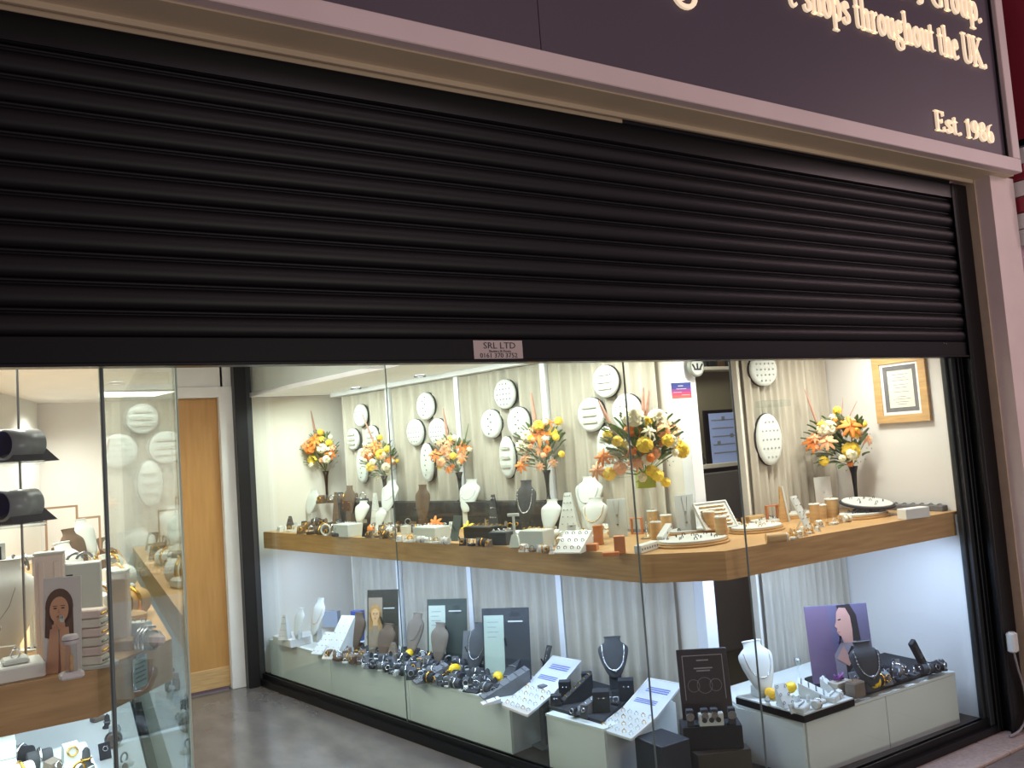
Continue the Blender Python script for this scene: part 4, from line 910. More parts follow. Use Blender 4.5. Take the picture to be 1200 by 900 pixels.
def cname(m): return {'white_leatherette': 'white', 'white_card': 'white', 'brown_suede': 'brown', 'taupe_suede': 'taupe', 'charcoal_suede': 'charcoal', 'black_velvet': 'black', 'grey_suede': 'grey', 'pale_wood': 'wooden', 'gold': 'gold', 'silver': 'silver', 'dull_steel': 'steel'}.get(m.name, 'pale')
def crowd(pts, z, mats, jms, label, group, rz, seed, s=1.0, dz=0, kinds=(0, 1, 2, 3, 4), zone=None):
    rnd = random.Random(seed); zone = zone or group; rows = sorted({q[2] for q in pts if len(q) > 2}) or [0]
    for i, q in enumerate(pts):
        x, y = q[:2]; r = q[2] if len(q) > 2 else 0; same = sorted(p_[0] for p_ in pts if (p_[2] if len(p_) > 2 else 0) == r); n = same.index(x)
        kd = kinds[i % len(kinds)]; m = mats[i % len(mats)]; jm = jms[(i//2) % len(jms)]; p = at(x, y, z)
        rown = '' if len(rows) == 1 else (' front row', ' second row', ' third row', ' back row')[r]
        zz = ' '.join(zone.split()[1:]) if zone.split()[0] in ('white', 'dark', 'brown', 'grey', 'charcoal', 'gold', 'small') else zone
        zz = ' '.join(w_ for w_ in zz.replace('holders ', '').split()); lab = '%s %s, %s piece, %s from left%s %s' % (cname(m), KL[kd], cname(jm), ORD[n], rown, zz)
        if len(lab.split()) > 16: lab = '%s %s, %s from left%s %s' % (cname(m), KL[kd], ORD[n], rown, zz)
        if len(lab.split()) > 16: lab = lab.replace(' the ', ' ')
        t = thing(KN[kd], lab.replace('  ', ' ').replace(', holders', ' of the holders'), 'jewellery holder', p, rz+rnd.uniform(-25, 25), group); a, b = small(kd, m, jm)
        sc_ = 1.12*s*rnd.uniform(.85, 1.2); t.scale = (sc_,)*3; link('holder', a, t); link('jewel', b, t)
def band(x0, y0, x1, y1, n, rows=1, dy=-6, jit=1.5, seed=0):
    rnd = random.Random(seed); out = []
    for r in range(rows):
        for i in range(n):
            u = (i+.5*(r % 2)+.25)/n; out.append((x0+(x1-x0)*u+rnd.uniform(-jit, jit), y0+(y1-y0)*u+dy*r+rnd.uniform(-.6, .6), r))
    return out
crowd(band(328, 622.6, 352, 624.5, 5, 2, -4, seed=1), 1.10, [W], [SILVER, GOLD], 'small white jewellery holder crowded at the left end of the upper shelf', 'white holders at the left end of the upper shelf', -60, 1)
crowd(band(350, 625, 400, 628.5, 8, 3, -5, seed=2), 1.10, [BRNF, GREYF, BLKF], [GOLD, SILVER], 'small dark jewellery holder crowded below the leftmost bouquet', 'dark holders below the leftmost bouquet', -60, 2, 1.25)
crowd(band(374, 590, 432, 588, 8, 1, 0, seed=12), 1.27, [BRNF, GREYF], [GOLD, SILVER], 'small brown jewellery holder in the back row below the leftmost wall trays', 'back row below the leftmost wall trays', -60, 12, 1.5)
crowd(band(432, 630, 462, 632, 6, 2, -5, seed=3), 1.10, [BRNF, TAUPE], [GOLD, GOLD], 'small brown holder with gold pieces left of the first glass joint', 'brown holders left of the first glass joint', -60, 3, 1.1)
crowd(band(464, 624, 492, 624, 5, 3, -6, seed=4), 1.10, [BRNF, TAUPE, BRNF], [GOLD, STEEL], 'brown jewellery holder crowded behind the single white ring cube', 'brown holders right of the first glass joint', -60, 4, 1.3)
crowd(band(466, 634, 528, 638, 10, 1, 0, seed=5), 1.10, [W], [SILVER, GOLD], 'small white holder along the shelf edge before the starburst box', 'white holders at the edge under the starburst', -60, 5, .8)
crowd(band(540, 639, 578, 641, 6, 1, 0, seed=6), 1.10, [GREYF, TAUPE], [GOLD, SILVER], 'small grey holder along the shelf edge before the black tray', 'grey holders before the black velvet tray', -60, 6, .85)
crowd(band(560, 626, 608, 630, 7, 2, -6, seed=7), 1.10, [GREYF, BLKF, TAUPE], [GOLD, SILVER], 'dark jewellery holder crowded behind the black velvet tray', 'dark holders behind the black velvet tray', -60, 7, 1.4)
crowd(band(612, 646, 652, 649, 7, 1, 0, seed=8), 1.10, [W, W, TAUPE], [GOLD, STEEL], 'small white holder along the shelf edge left of the narrow upright pad', 'white holders left of the narrow upright pad', -60, 8, .8)
crowd(band(622, 630, 662, 632, 6, 1, 0, seed=9), 1.10, [W], [GOLD, SILVER], 'small white holder behind the bust with the yellow card', 'white holders behind the yellow card bust', -60, 9, 1.1)
crowd(band(704, 624, 722, 626, 3, 2, -7, seed=10), 1.10, [W, W, LIGHTOAK], [GOLD], 'white ring holder between the largest bust and the pendant card', 'holders beside the pendant card', -50, 10, 1.2)
crowd(band(922, 634, 962, 622, 8, 2, -5, seed=11), 1.10, [LIGHTOAK, W], [GOLD], 'little gold ring holder on the shelf beside the reclining wooden roll', 'gold holders beside the wooden roll', 0, 11, .7, kinds=(1, 2, 1, 0))
crowd(band(846, 616, 880, 614, 4, 1, 0, seed=13), 1.10, [W, LIGHTOAK], [GOLD], 'white ring holder right of the framed sloped tray', 'holders right of the sloped tray', 0, 13, .8)
crowd(band(434, 624, 464, 627, 5, 2, -4, seed=14), 1.10, [W, W, TAUPE], [SILVER, GOLD], '', 'white holders around the tall joint bust', -60, 14, 1.1)
crowd(band(484, 622, 530, 625, 7, 2, -4, seed=15), 1.10, [W, W, BRNF], [SILVER, GOLD], '', 'white holders behind the starburst box', -60, 15, 1.1)
crowd(band(655, 640, 700, 636, 6, 2, -6, seed=16), 1.10, [W], [GOLD, STEEL], '', 'white holders below the largest bust', -60, 16, 1.1)
crowd(band(604, 634, 646, 634, 5, 1, -5, seed=17), 1.10, [W, GREYF], [SILVER, GOLD], '', 'mixed holders behind the T stand', -60, 17, 1.3)
crowd(band(960, 618, 1000, 611, 5, 1, -5, seed=18), 1.10, [W, LIGHTOAK], [GOLD, SILVER], '', 'small holders before the black rimmed tray', -10, 18, .8)
# ---------------------------------------------------------------- lower lobby side (deck at .31)
Z = .31
tag(box_item('display_slab', 'slab', 342, 754, Z, 44, 26, 9, -80, WD, 'white slab under the white ring stands at the far left of the lower deck'), None, None)
steps(334, 749, Z+.05, 13, 28, 4, -50, W, COPPER, 'white ring cone farthest left on the lower deck')
bust(350, 749, Z+.05, 34, 17, -70, W, 'small white bust with red studs at the far left of the lower deck', .15)
bust(372, 752, Z+.04, 48, 22, -70, W, 'taller white bust with red studs beside the framed blue box', .2, N(COPPER, 'necklace of red stones on the taller white lower bust', .0016, .3, True))
ramp(398, 768, Z, 20, 40, 42, -60, W, COPPER, 'white steep ramp of red earrings on the lower deck', 6, kind='dot')
ramp(380, 764, Z, 16, 28, 20, -60, W, COPPER, 'short white ramp of studs left of the steep ramp', 4, kind='dot')
box_item('jewellery_box', 'box', 389, 734, Z+.05, 20, 8, 18, -50, mat('ice_box', '#9aa4b4', .5), 'upright pale box with black rim behind the steep white ramp')
t = box_item('gift_box', 'box', 421, 750, Z, 14, 9, 34, -55, mat('royal_blue', '#3c4f9e', .5), 'blue box with a pink top behind the brown lemon bust'); MB().bbox(-.034, -.024, .182, .034, .024, .2, .002).build('lid', mat('lilac_lid', '#c59ccb', .5), t)
bust(419, 764, Z, 44, 27, -70, BRNF, 'brown bust beside the leftmost lemon on the lower deck', .15, lean=.28)
card(431, 765, Z, 7, 33, -40, 8, W, 'slim white upright card left of the brown face poster')
def face(t, x, z, s, skin, hair, y, mx=None, turn=0, hairlen=1.0):
    def fl(name, poly, m, d): MB().loft([[(a, y-d, b) for a, b in poly], [(a, y-d-.0006, b) for a, b in poly]], True, mx, smooth=False).build(name, m, t)
    E_ = lambda cx, cz, rx, rz, n=20, a0=0, a1=360: [(x+s*(cx+rx*math.cos(math.radians(a0+(a1-a0)*i/n))), z+s*(cz+rz*math.sin(math.radians(a0+(a1-a0)*i/n)))) for i in range(n)][::-1]
    fl('printed_hair', E_(0, .12, .62, .86), hair, .0004)
    fl('printed_hair', [(x+s*a, z+s*b) for a, b in ((-.6, .2), (-.64, -1.0*hairlen), (-.3, -1.1*hairlen), (-.2, .1))][::-1], hair, .0004)
    fl('printed_hair', [(x+s*a, z+s*b) for a, b in ((.2, .1), (.3, -1.1*hairlen), (.64, -1.0*hairlen), (.6, .2))][::-1], hair, .0004)
    fl('printed_neck', [(x+s*a, z+s*b) for a, b in ((-.22, -.4), (-.26, -1.0), (.26, -1.0), (.22, -.4))][::-1], skin, .0008)
    fl('printed_face', E_(turn*.08, -.02, .42, .62), skin, .0012)
    dk = mat('print_brown', '#4a2f26', .6); lip = mat('print_lip', '#a8584f', .6); sh = mat('print_shade', '#b98468', .6)
    for e in (-.17, .17):
        fl('printed_eye', E_(turn*.16+e, .06, .085, .035, 12), dk, .0018); fl('printed_brow', E_(turn*.16+e, .17, .12, .018, 10), dk, .0018)
    fl('printed_nose', [(x+s*(turn*.2+a), z+s*b) for a, b in ((-.02, .05), (-.07, -.18), (.05, -.18))], sh, .0018)
    fl('printed_mouth', E_(turn*.18, -.33, .12, .045, 12), lip, .0018)
SKIN = mat('print_skin', '#c99878', .6); HAIRB = mat('print_hair_brown', '#5b4030', .6, var=.2, scale=60, stretch=(6, 1, .5)); HAIRG = mat('print_hair_gold', '#a8804a', .6, var=.2, scale=60); HAIRK = mat('print_hair_black', '#211c20', .6)
def poster(px, py, z, wpx, hpx, rz, lean, m, label, ex): return card(px, py, z, wpx, hpx, rz, lean, m, label, 'poster', None, 'display_poster', .004, None, ex)
def ex1(t, w, h, mx, th):
    MB().box(-w*.92, -th-.001, h*.05, -.02*w, -th, h*.88, mx).build('picture_panel', mat('sepia_print', '#8f7f6a', .6), t); face(t, -w*.47, h*.62, w*.62, mat('print_skin_gold', '#c8a06c', .6), HAIRG, -th-.001, mx, hairlen=1.3)
    MB().box(w*.06, -th-.001, h*.71, w*.75, -th, h*.725, mx).build('print', W, t); MB().box(.0, -th-.0008, 0.0, w*.98, -th, h*.45, mx).build('printed_shade', mat('bronze_print', '#4a3c2a', .6), t)
poster(449, 769, Z, 40, 76, -48, 8, mat('umber_board', '#2f2b22', .5), 'brown poster with a fair haired face on its left half', ex1)
def exn(shade):
    def f(t, w, h, mx, th):
        MB().box(-w*.92, -th-.001, h*.03, -.08*w, -th, h*.90, mx).build('picture_panel', mat(shade, {'mint_print': '#b9c4b6', 'sage_print': '#a8b8aa'}[shade], .6), t)
        MB().box(w*.10, -th-.001, h*.80, w*.72, -th, h*.82, mx).build('print', W, t)
        m_ = MB(); [m_.box(-w*.78, -th-.0016, h*(.80-.07*i), -w*(.30+.1*(i % 2)), -th-.001, h*(.81-.07*i), mx) for i in range(4)]; m_.build('print', INKG, t)
    return f
poster(525, 778, Z, 50, 74, -48, 8, mat('forest_board', '#3d4541', .5), 'middle dark poster with a pale portrait panel', exn('mint_print'))
poster(595, 797, Z, 58, 82, -46, 8, mat('night_board', '#30333a', .5), 'third dark poster right of the lower row with a tall sage panel', exn('sage_print'))
bust(452, 772, Z, 38, 28, -70, BRNF, 'second brown bust before the brown face poster', .05, lean=.4)
bust(486, 772, Z, 50, 27, -70, TAUPE, 'taupe bust behind the second lemon', .15, N(STEEL, 'short dull chain on the taupe bust', .0016, .35))
bust(516, 780, Z, 48, 28, -70, TAUPE, 'grey brown bust before the middle dark poster', .12, lean=.2)
bust(560, 790, Z, 56, 34, -70, GREYF, 'big charcoal bust left of the third dark poster', .1, N(SILVER, 'silver pendant necklace on the big charcoal bust', .0015, .25))
steps(461, 774, Z, 16, 20, 3, -50, TAUPE, GOLD, 'taupe triangle stand left of the second lemon')
card(547, 783, Z, 14, 42, -60, 14, MIDG, 'narrow grey watch pad between the two middle busts')
ramp(604, 796, Z, 15, 36, 40, -75, GREYF, STEEL, 'grey leaf shaped ramp before the third dark poster', 4)
card(636, 795, Z, 9, 38, -80, 24, BLKF, 'thin black chain stand left of the left price board', pend=SILVER)
def lemon(px, py, z, dpx, label, rz=20, m=LEMON, cut=False):
    p = at(px, py, z); k = K(p); r = dpx*k/2; t = thing('lemon', label, 'lemon', (p.x, p.y, p.z+r*.9), rz, 'lemons')
    mb = MB(); rg = []
    for i in range(13):
        a = math.pi*i/12; x = -math.cos(a); rr = math.sin(a)**.8*.92
        if i in (0, 12): rr = .12; x *= 1.22
        if i in (1, 11): rr = max(.28, rr*.72)
        rg.append([(x*r*1.22, rr*r*math.cos(b), rr*r*math.sin(b)) for b in [2*math.pi*j/14 for j in range(14)]])
    mb.loft(rg).build('rind', m, t); MB().cyl(.0025, r*1.45, r*1.56, 6, RY(90)).build('stalk', LEAF, t); return t
lemon(410, 758, Z+.02, 11, 'leftmost lemon, among the brown holders'); lemon(480, 770, Z+.03, 10, 'second lemon from the left on the lower deck, before the taupe bust', 60)
lemon(533, 789, Z+.03, 12, 'third lemon from the left on the lower deck, between busts', 10); lemon(584, 799, Z+.03, 13, 'lemon before the third dark poster', 70)
crowd(band(385, 771, 425, 780, 7, 3, -7, seed=21), Z, [BRNF, TAUPE, BRNF], [GOLD, SILVER], 'small brown jewellery holder crowded around the leftmost lemon', 'brown holders around the leftmost lemon', -60, 21, 1.35)
crowd(band(425, 781, 480, 793, 10, 4, -7, seed=22), Z, [GREYF, MIDG, BLKF], [SILVER, STEEL], 'small grey jewellery holder crowded before the brown face poster', 'grey holders before the brown poster', -60, 22, 1.3)
crowd(band(480, 795, 540, 808, 10, 4, -8, seed=23), Z, [GREYF, BLKF, MIDG], [STEEL, SILVER, GOLD], 'small charcoal jewellery holder crowded before the taupe busts', 'charcoal holders before the taupe busts', -60, 23, 1.4)
crowd(band(545, 806, 584, 816, 6, 3, -8, seed=24), Z, [GREYF, BLKF], [STEEL, SILVER], 'small charcoal holder before the big charcoal bust', 'charcoal holders before the big charcoal bust', -60, 24, 1.3)
crowd(band(400, 776, 580, 818, 9, 1, 0, seed=25), Z, [W], [SILVER], 'small white ring holder along the front edge of the lower deck', 'white holders along the lower front edge', -60, 25, .7, kinds=(2, 0))
ramp(505, 797, Z, 18, 40, 16, -100, MIDG, STEEL, 'grey bracelet ramp reaching the deck edge before the second lemon', 4)
ramp(560, 808, Z, 22, 30, 12, -70, BLKF, SILVER, 'black bracelet ramp below the third lemon', 3, kind='dot')
ramp(592, 813, Z, 20, 58, 26, -105, MIDG, STEEL, 'long grey bracelet ramp at the right end of the long plinth', 6)
ramp(575, 824, Z, 12, 22, 5, -105, WD, SILVER, 'white card ramp at the front corner of the long plinth', 2)
# sloped price boards
def priceboard(front, back, z0, z1, label, seed, stand):
    (ax, ay), (bx, by) = front; (cx, cy), (dx_, dy_) = back
    A, B, C_, D_ = at(ax, ay, z0), at(bx, by, z0), at(cx, cy, z1), at(dx_, dy_, z1)
    t = thing('price_board', label, 'price board', (A+B)/2, 0); o = (A+B)/2
    FA_, FB_ = A.lerp(D_, .47), B.lerp(C_, .47); FA_.z -= .022; FB_.z -= .022
    th = Vector((0, 0, -.010))
    def slab(P, nm, m):
        P = [p-o for p in P]; MB().loft([[tuple(p+th) for p in P], [tuple(p) for p in P]], True, smooth=False).build(nm, m, t)
    slab((A, B, FB_, FA_), 'ring_panel', W); slab((FA_, FB_, C_, D_), 'text_panel', mat('ice_board', '#cdd3e6', .5))
    for P, Q in ((A, FA_), (FA_, D_), (B, FB_), (FB_, C_), (D_, C_)): MB().tube([tuple(P-o+Vector((0, 0, .001))), tuple(Q-o+Vector((0, 0, .001)))], .0035, 6).build('rim', WD, t)
    up_ = (C_-FB_).normalized()
    for i, (u0, u1, v0, v1) in enumerate(((.2, .85, .60, .78), (.12, .75, .25, .40))):
        q = [FA_.lerp(D_, v).lerp(FB_.lerp(C_, v), u)-o+Vector((0, 0, .0015)) for u, v in ((u0, v0), (u1, v0), (u1, v1), (u0, v1))]
        m = MB(); n = 3
        for r in range(n):
            a0, a1 = q[0].lerp(q[3], (r+.15)/n), q[0].lerp(q[3], (r+.6)/n); b0, b1 = q[1].lerp(q[2], (r+.15)/n), q[1].lerp(q[2], (r+.6)/n)
            e = Vector((0, 0, .0008)); m.loft([[tuple(a0), tuple(b0), tuple(b1), tuple(a1)], [tuple(a0+e), tuple(b0+e), tuple(b1+e), tuple(a1+e)]], True, smooth=False)
        m.build('print', mat('blue_ink', '#7480b8', .6), t)
    for i in range(4):
        for j in range(5):
            u, v = (j+.5)/5, (i+.5)/4; q = A.lerp(FA_, v).lerp(B.lerp(FB_, v), u)
            put(RS if (i+j) % 3 else RG, (q.x, q.y, q.z+.006), -40+seed, '%s ring, %s row from the front, %s from left on the %s price board' % (('silver' if (i+j) % 3 else 'gold'), ORD[i], ORD[j], 'left' if stand else 'right'), 'rings on the %s price board' % ('left' if stand else 'right'), s=.95)
    if stand:
        q = (A+B+C_+D_)/4
        MB().bbox(-.02, -.02, -z0+.062, .02, .02, (q.z-z0)-.012, .002, T(q.x-o.x, q.y-o.y, 0)).build('leg', MIDG, t)
        MB().bbox(-.06, -.06, -z0+.062, .06, .06, -z0+.072, .002, T(q.x-o.x, q.y-o.y, 0)).build('foot', MIDG, t)
priceboard(((588, 826), (618, 838)), ((681, 775), (648, 769)), .335, .42, 'left white sloped price board with blue print and a grid of rings', 5, True)
priceboard(((700, 853), (740, 866)), ((799, 802), (760, 795)), .30, .40, 'right white sloped price board with blue print and a grid of rings', 0, False)
# black tray with chain bust
tp = [at(642, 827, .325), at(705, 845, .325), at(745, 812, .325), at(690, 796, .325)]
tag(MB().prism([(p.x, p.y) for p in tp], .31, .325).build('velvet_tray', BLKF), 'black velvet tray on the short plinth', 'tray')
Z2 = .325
bust(722, 806, Z2+.03, 56, 36, -38, GREYF, 'grey bust on the black tray wearing a silver rope chain', .25, (SILVER, 'thick silver rope chain on the bust over the black tray', .0042, .18, True))
for a in ((689, 812, 12, 24, 'tall black earring block at the back of the black tray'), (663, 818, 14, 20, 'left black earring block on the black tray'), (706, 833, 20, 24, 'large black block at the front of the black tray'), (735, 820, 18, 24, 'right black block below the chain bust'), (652, 826, 12, 12, 'smallest black block at the front left of the black tray')):
    box_item('earring_block', 'earring block', a[0], a[1], Z2, a[2], a[2]*.8, a[3], -40, BLKF, a[4], extra=lambda t, w, d, h: tag(MB().ball((-w*.3, -d-.002, h*.7), .004, 6).ball((w*.3, -d-.002, h*.7), .004, 6).build('earrings', SILVER, t), None, None))
ramp(675, 822, Z2, 10, 42, 30, -105, BLKF, GOLD, 'black arched ramp with a gold bracelet on the black tray', 7)
ramp(690, 834, Z2, 12, 44, 22, -105, MIDG, SILVER, 'grey wedge ramp in the middle of the black tray', 6)
crowd([(672, 838), (716, 822), (722, 826), (684, 842)], Z2, [BLKF, GREYF], [SILVER], 'little silver piece on a dark holder on the black tray', 'holders on the black velvet tray', -50, 31, 1.1)
# black standing case with rows of watches
p = at(832, 846, .30); k = K(p); t = thing('watch_case', 'black standing case with an engraved emblem and silver watches', 'watch display', (p.x, p.y, .20), -36)
s = k*1.0
MB().bbox(-34*s, -16*s, 0, 34*s, 16*s, .10, .002).build('base_box', BLKF, t)
mx = T(0, 10*s, .10) @ RX(-10)
MB().bbox(-30*s, 0, 0, 30*s, .006, 80*s, .002, mx).build('back_board', mat('aubergine_board', '#332b2c', .4), t)
m = MB(); m.box(-24*s, -.001, 72*s, 24*s, 0, 72.8*s, mx).box(-24*s, -.001, 22*s, -23.2*s, 0, 72*s, mx).box(23.2*s, -.001, 22*s, 24*s, 0, 72*s, mx)
for zz, ww in ((66, 7), (57, 11), (54, 8)): m.box(-ww*s, -.001, zz*s, ww*s, 0, (zz+1.4)*s, mx)
for cx_, r_ in ((-13, 7), (0, 9), (13, 7)): m.torus(r_*s, .0007, mx @ T(cx_*s, -.0005, 38*s) @ RX(90), n=20, k=4)
m.build('engraved_print', mat('pewter_print', '#8d8482', .5), t)
for (x, z_, hh) in ((-24, 0, 34), (-7, 10, 34), (4, 10, 34), (24, 0, 34)):
    q = thing_ = MB().bbox((x-4)*s, -14*s, .10, (x+4)*s, -6*s, .10+hh*.55*s, .002).build('watch_rest', GREYF, t)
    MB().lathe([(4.2*s, -.002), (4.2*s, .002)], 14, T(x*s, -14.5*s, .10+hh*.32*s) @ RX(90)).build('watch_face', SILVER, q)
    MB().torus(4.6*s, .0016, T(x*s, -14.5*s, .10+hh*.32*s) @ RX(90), n=16, k=5).build('watch_band', STEEL, q)
MB().bbox(-14*s, -15*s, .10, 14*s, -7*s, .10+14*s, .002).build('white_tray', W, t)
m = MB()
for i in range(3): m.lathe([(3*s, -.001), (3*s, .001)], 10, T((-8+8*i)*s, -15.6*s, .10+7*s) @ RX(90))
m.build('watch_face', GREYF, t)
MB().bbox(-13*s, 2*s, 0, 13*s, 14*s, .13, .002).build('rear_rest', GREYF, t)
tag(MB().bbox(-.035, -.02, 0, .035, .02, .05, .003).build('price_block', WD), 'small white block on the floor before the low brown plinth', 'block').location = (2.84, 2.665, .06)
# ---------------------------------------------------------------- lower right deck
A, B, D = BP
q = [at(862, 816, .345), at(942, 838, .345), at(1001, 818, .345), at(935, 800, .345)]
t = thing('display_slab', 'black slab with a white top at the corner of the grey white plinth', 'slab', (0, 0, .31)); MB().prism([(p.x, p.y) for p in q], 0, .030).build('slab', BLK, t)
c = sum((Vector((p.x, p.y)) for p in q), Vector((0, 0)))/4
MB().prism([tuple(c+(Vector((p.x, p.y))-c)*.985) for p in q], .030, .036).build('white_top', W, t)
q = [(3.46, 2.62), (4.13, 2.60), (4.16, 2.95), (3.50, 2.95)]
tag(MB().prism(q, .31, .335).build('display_slab', BLKF), 'long black velvet slab along the right plinth', 'slab')
Z3 = .346; Z4 = .335
bust(893, 815, Z3, 60, 46, -15, W, 'white bust at the left of the lower right plinth', .1, N(SILVER, 'delicate silver necklace on the lower right white bust', .0013, .3))
PEAR = mat('ripe_lemon', '#e8b224', .4, var=.06, scale=60)
lemon(904, 819, Z3, 14, 'upright deep yellow lemon before the white bust', 80, PEAR); lemon(927, 812, Z3+.02, 14, 'lemon right of the white bust behind the white pads', 10); lemon(1024, 808, Z4, 18, 'lemon on the black slab below the portrait poster', 10)
ramp(921, 828, Z3, 14, 20, 24, -20, W, GREYF, 'steep white ring ramp right of the deep yellow lemon', 3, kind='ring', cols=2)
ramp(953, 815, Z3, 26, 32, 18, 40, W, STEEL, 'white ramp of banded rings in the middle of the corner slab', 4)
ramp(973, 810, Z3, 12, 18, 16, 20, W, STEEL, 'narrow white ring ramp by the beige box', 3, kind='ring', cols=2)
box_item('ring_box', 'ring box', 940, 833, Z3, 22, 12, 6, 20, W, 'low white ring strip at the front edge of the corner slab', extra=slots(STEEL, 1, 4))
box_item('ring_box', 'ring box', 977, 820, Z3, 26, 12, 6, 20, W, 'low white ring strip at the right edge of the corner slab', extra=slots(STEEL, 1, 5))
crowd([(935, 822), (948, 826), (962, 824), (930, 836), (958, 830), (985, 818), (900, 826)], Z3, [W], [SILVER, STEEL], 'small white ring holder on the white topped corner slab', 'white holders on the corner slab', 0, 41, .9)
p = at(938, 808, Z3); t = thing('candle_stand', 'small glass candle stand behind the white ring ramps', 'candle stand', p); MB().lathe([(.016, 0), (.016, .004), (.004, .01), (.005, .11), (.014, .115), (.016, .145), (.013, .145), (.010, .12)], 14).build('glass_stem', MATS['clear_acrylic'], t); MB().cyl(.009, .118, .138, 12).build('candle', W, t)
t = box_item('gift_box', 'box', 985, 812, Z4, 26, 14, 14, 0, mat('beige_box', '#a59c8c', .6), 'beige box with a purple bow before the portrait poster')
m = MB(); [m.tube([(0, 0, .062), (.03*math.cos(a), .012*math.sin(a), .085), (.035*math.cos(a+.5), .012*math.sin(a+.5), .066), (0, 0, .062)], .005, 6) for a in (0, 1.2, 2.4, 3.6, 4.8)]; m.build('bow', mat('purple_ribbon', '#7b3f7f', .5), t)
box_item('jewellery_box', 'box', 1003, 816, Z4, 19, 14, 17, 0, TAUPE, 'dark brown box right of the beige box', extra=slots(GOLD, 1, 2, BRNF))
def ex2(t, w, h, mx, th):
    def fl(nm, pts, m, d): MB().loft([[(w*a, -th-d, h*b) for a, b in pts[::-1]], [(w*a, -th-d-.0006, h*b) for a, b in pts[::-1]]], True, mx, smooth=False).build(nm, m, t)
    sk = mat('print_skin_pale', '#b98d82', .6); gt = mat('print_grey_top', '#8a838c', .6)
    fl('printed_shade', [(-1, 0), (-1, .97), (-.3, .99), (-.1, 0)], mat('mauve_print', '#66546e', .6), 0)
    fl('printed_hair', [(.02, .99), (.45, 1.0), (.62, .85), (.68, .45), (.5, .40), (.35, .6), (.1, .9)], HAIRK, .0004)
    fl('printed_coat', [(-.2, 0), (-.22, .35), (.02, .50), (.5, .52), (.85, .40), (.98, 0)], gt, .0010)
    fl('printed_face', [(.0, .90), (-.04, .78), (-.10, .72), (-.03, .69), (-.05, .65), (0, .61), (.08, .575), (.12, .50), (.42, .50), (.44, .66), (.42, .84), (.3, .95), (.1, .96)], sk, .0014)
    fl('printed_eye', [(.0, .80), (.10, .815), (.12, .80), (.05, .79)], HAIRK, .0022); fl('printed_mouth', [(-.04, .65), (.06, .645), (.02, .63)], mat('print_lip', '#a8584f', .6), .0022)
    fl('printed_dress', [(.10, 0), (.12, .30), (.35, .46), (.75, .36), (.9, 0)], HAIRK, .0018)
    fl('printed_collar', [(-.15, .3), (.1, .47), (.3, .25), (.2, .2)], sk, .0026)
poster(990, 799, Z4, 74, 88, -34, 6, mat('plum_poster', '#5c5672', .5), 'square portrait poster of a dark haired woman on a mauve ground', ex2)
bust(1020, 809, Z4, 54, 42, -20, GREYF, 'charcoal bust wearing two ropes of beads before the portrait poster', .12, (STEEL, 'grey bead rope on the charcoal bust by the poster', .0038, .22, True), .3)
crowd(band(1000, 812, 1060, 797, 8, 3, -5, seed=42), Z4, [GREYF, BLKF, MIDG], [STEEL, SILVER, GOLD], 'small charcoal jewellery holder on the black slab near the lemon', 'dark holders on the right black slab', 0, 42, 1.45)
crowd(band(1052, 797, 1112, 784, 7, 1, -5, seed=43), Z4, [GREYF, BLKF], [STEEL, SILVER], 'small dark watch holder at the right end of the black slab', 'dark holders at the right end of the black slab', 0, 43, 1.1)
t = thing('bangle_stand', 'black arched bangle stand in the middle of the black slab', 'bangle', at(1048, 798, Z4), 20); MB().torus(.040, .006, T(0, 0, .06) @ RX(90), 0, math.pi, n=16, k=8).bbox(-.046, -.006, 0, -.034, .006, .06).bbox(.034, -.006, 0, .046, .006, .06).build('arch', BLKF, t)
MB().torus(.034, .003, T(0, -.004, .058) @ RX(90), 0, math.pi, n=16, k=6).build('bangle', SILVER, t)
p = at(1086, 786, Z4); k = K(p); t = thing('watch_ramp', 'tall black slanted watch stand near the right wall', 'watch stand', p, 0)
mx = RY(-32); MB().bbox(-.020, -.012, 0, .020, .012, .19, .003, mx).build('stand_board', BLKF, t); MB().bbox(-.03, -.02, 0, .03, .02, .012, .003).build('foot', BLKF, t)
MB().bbox(-.010, -.014, .02, .010, -.012, .17, .001, mx).build('watch_strap', GREYF, t); MB().cyl(.013, .012, .017, 14, mx @ T(0, 0, .1) @ RX(90)).build('watch_face', STEEL, t)
t = thing('watch_cushion', 'black watch cushion at the far right of the black slab', 'watch cushion', at(1101, 785, Z4), 10)
MB().bbox(-.045, -.03, 0, .045, .03, .045, .016, RX(-8)).build('cushion', BLKF, t); MB().tube([(-.02, -.034, .01), (-.02, -.036, .03), (-.02, 0, .05)], .005, 6).cyl(.014, .0, .008, 14, T(-.01, -.030, .03) @ RX(90)).build('watch', STEEL, t)
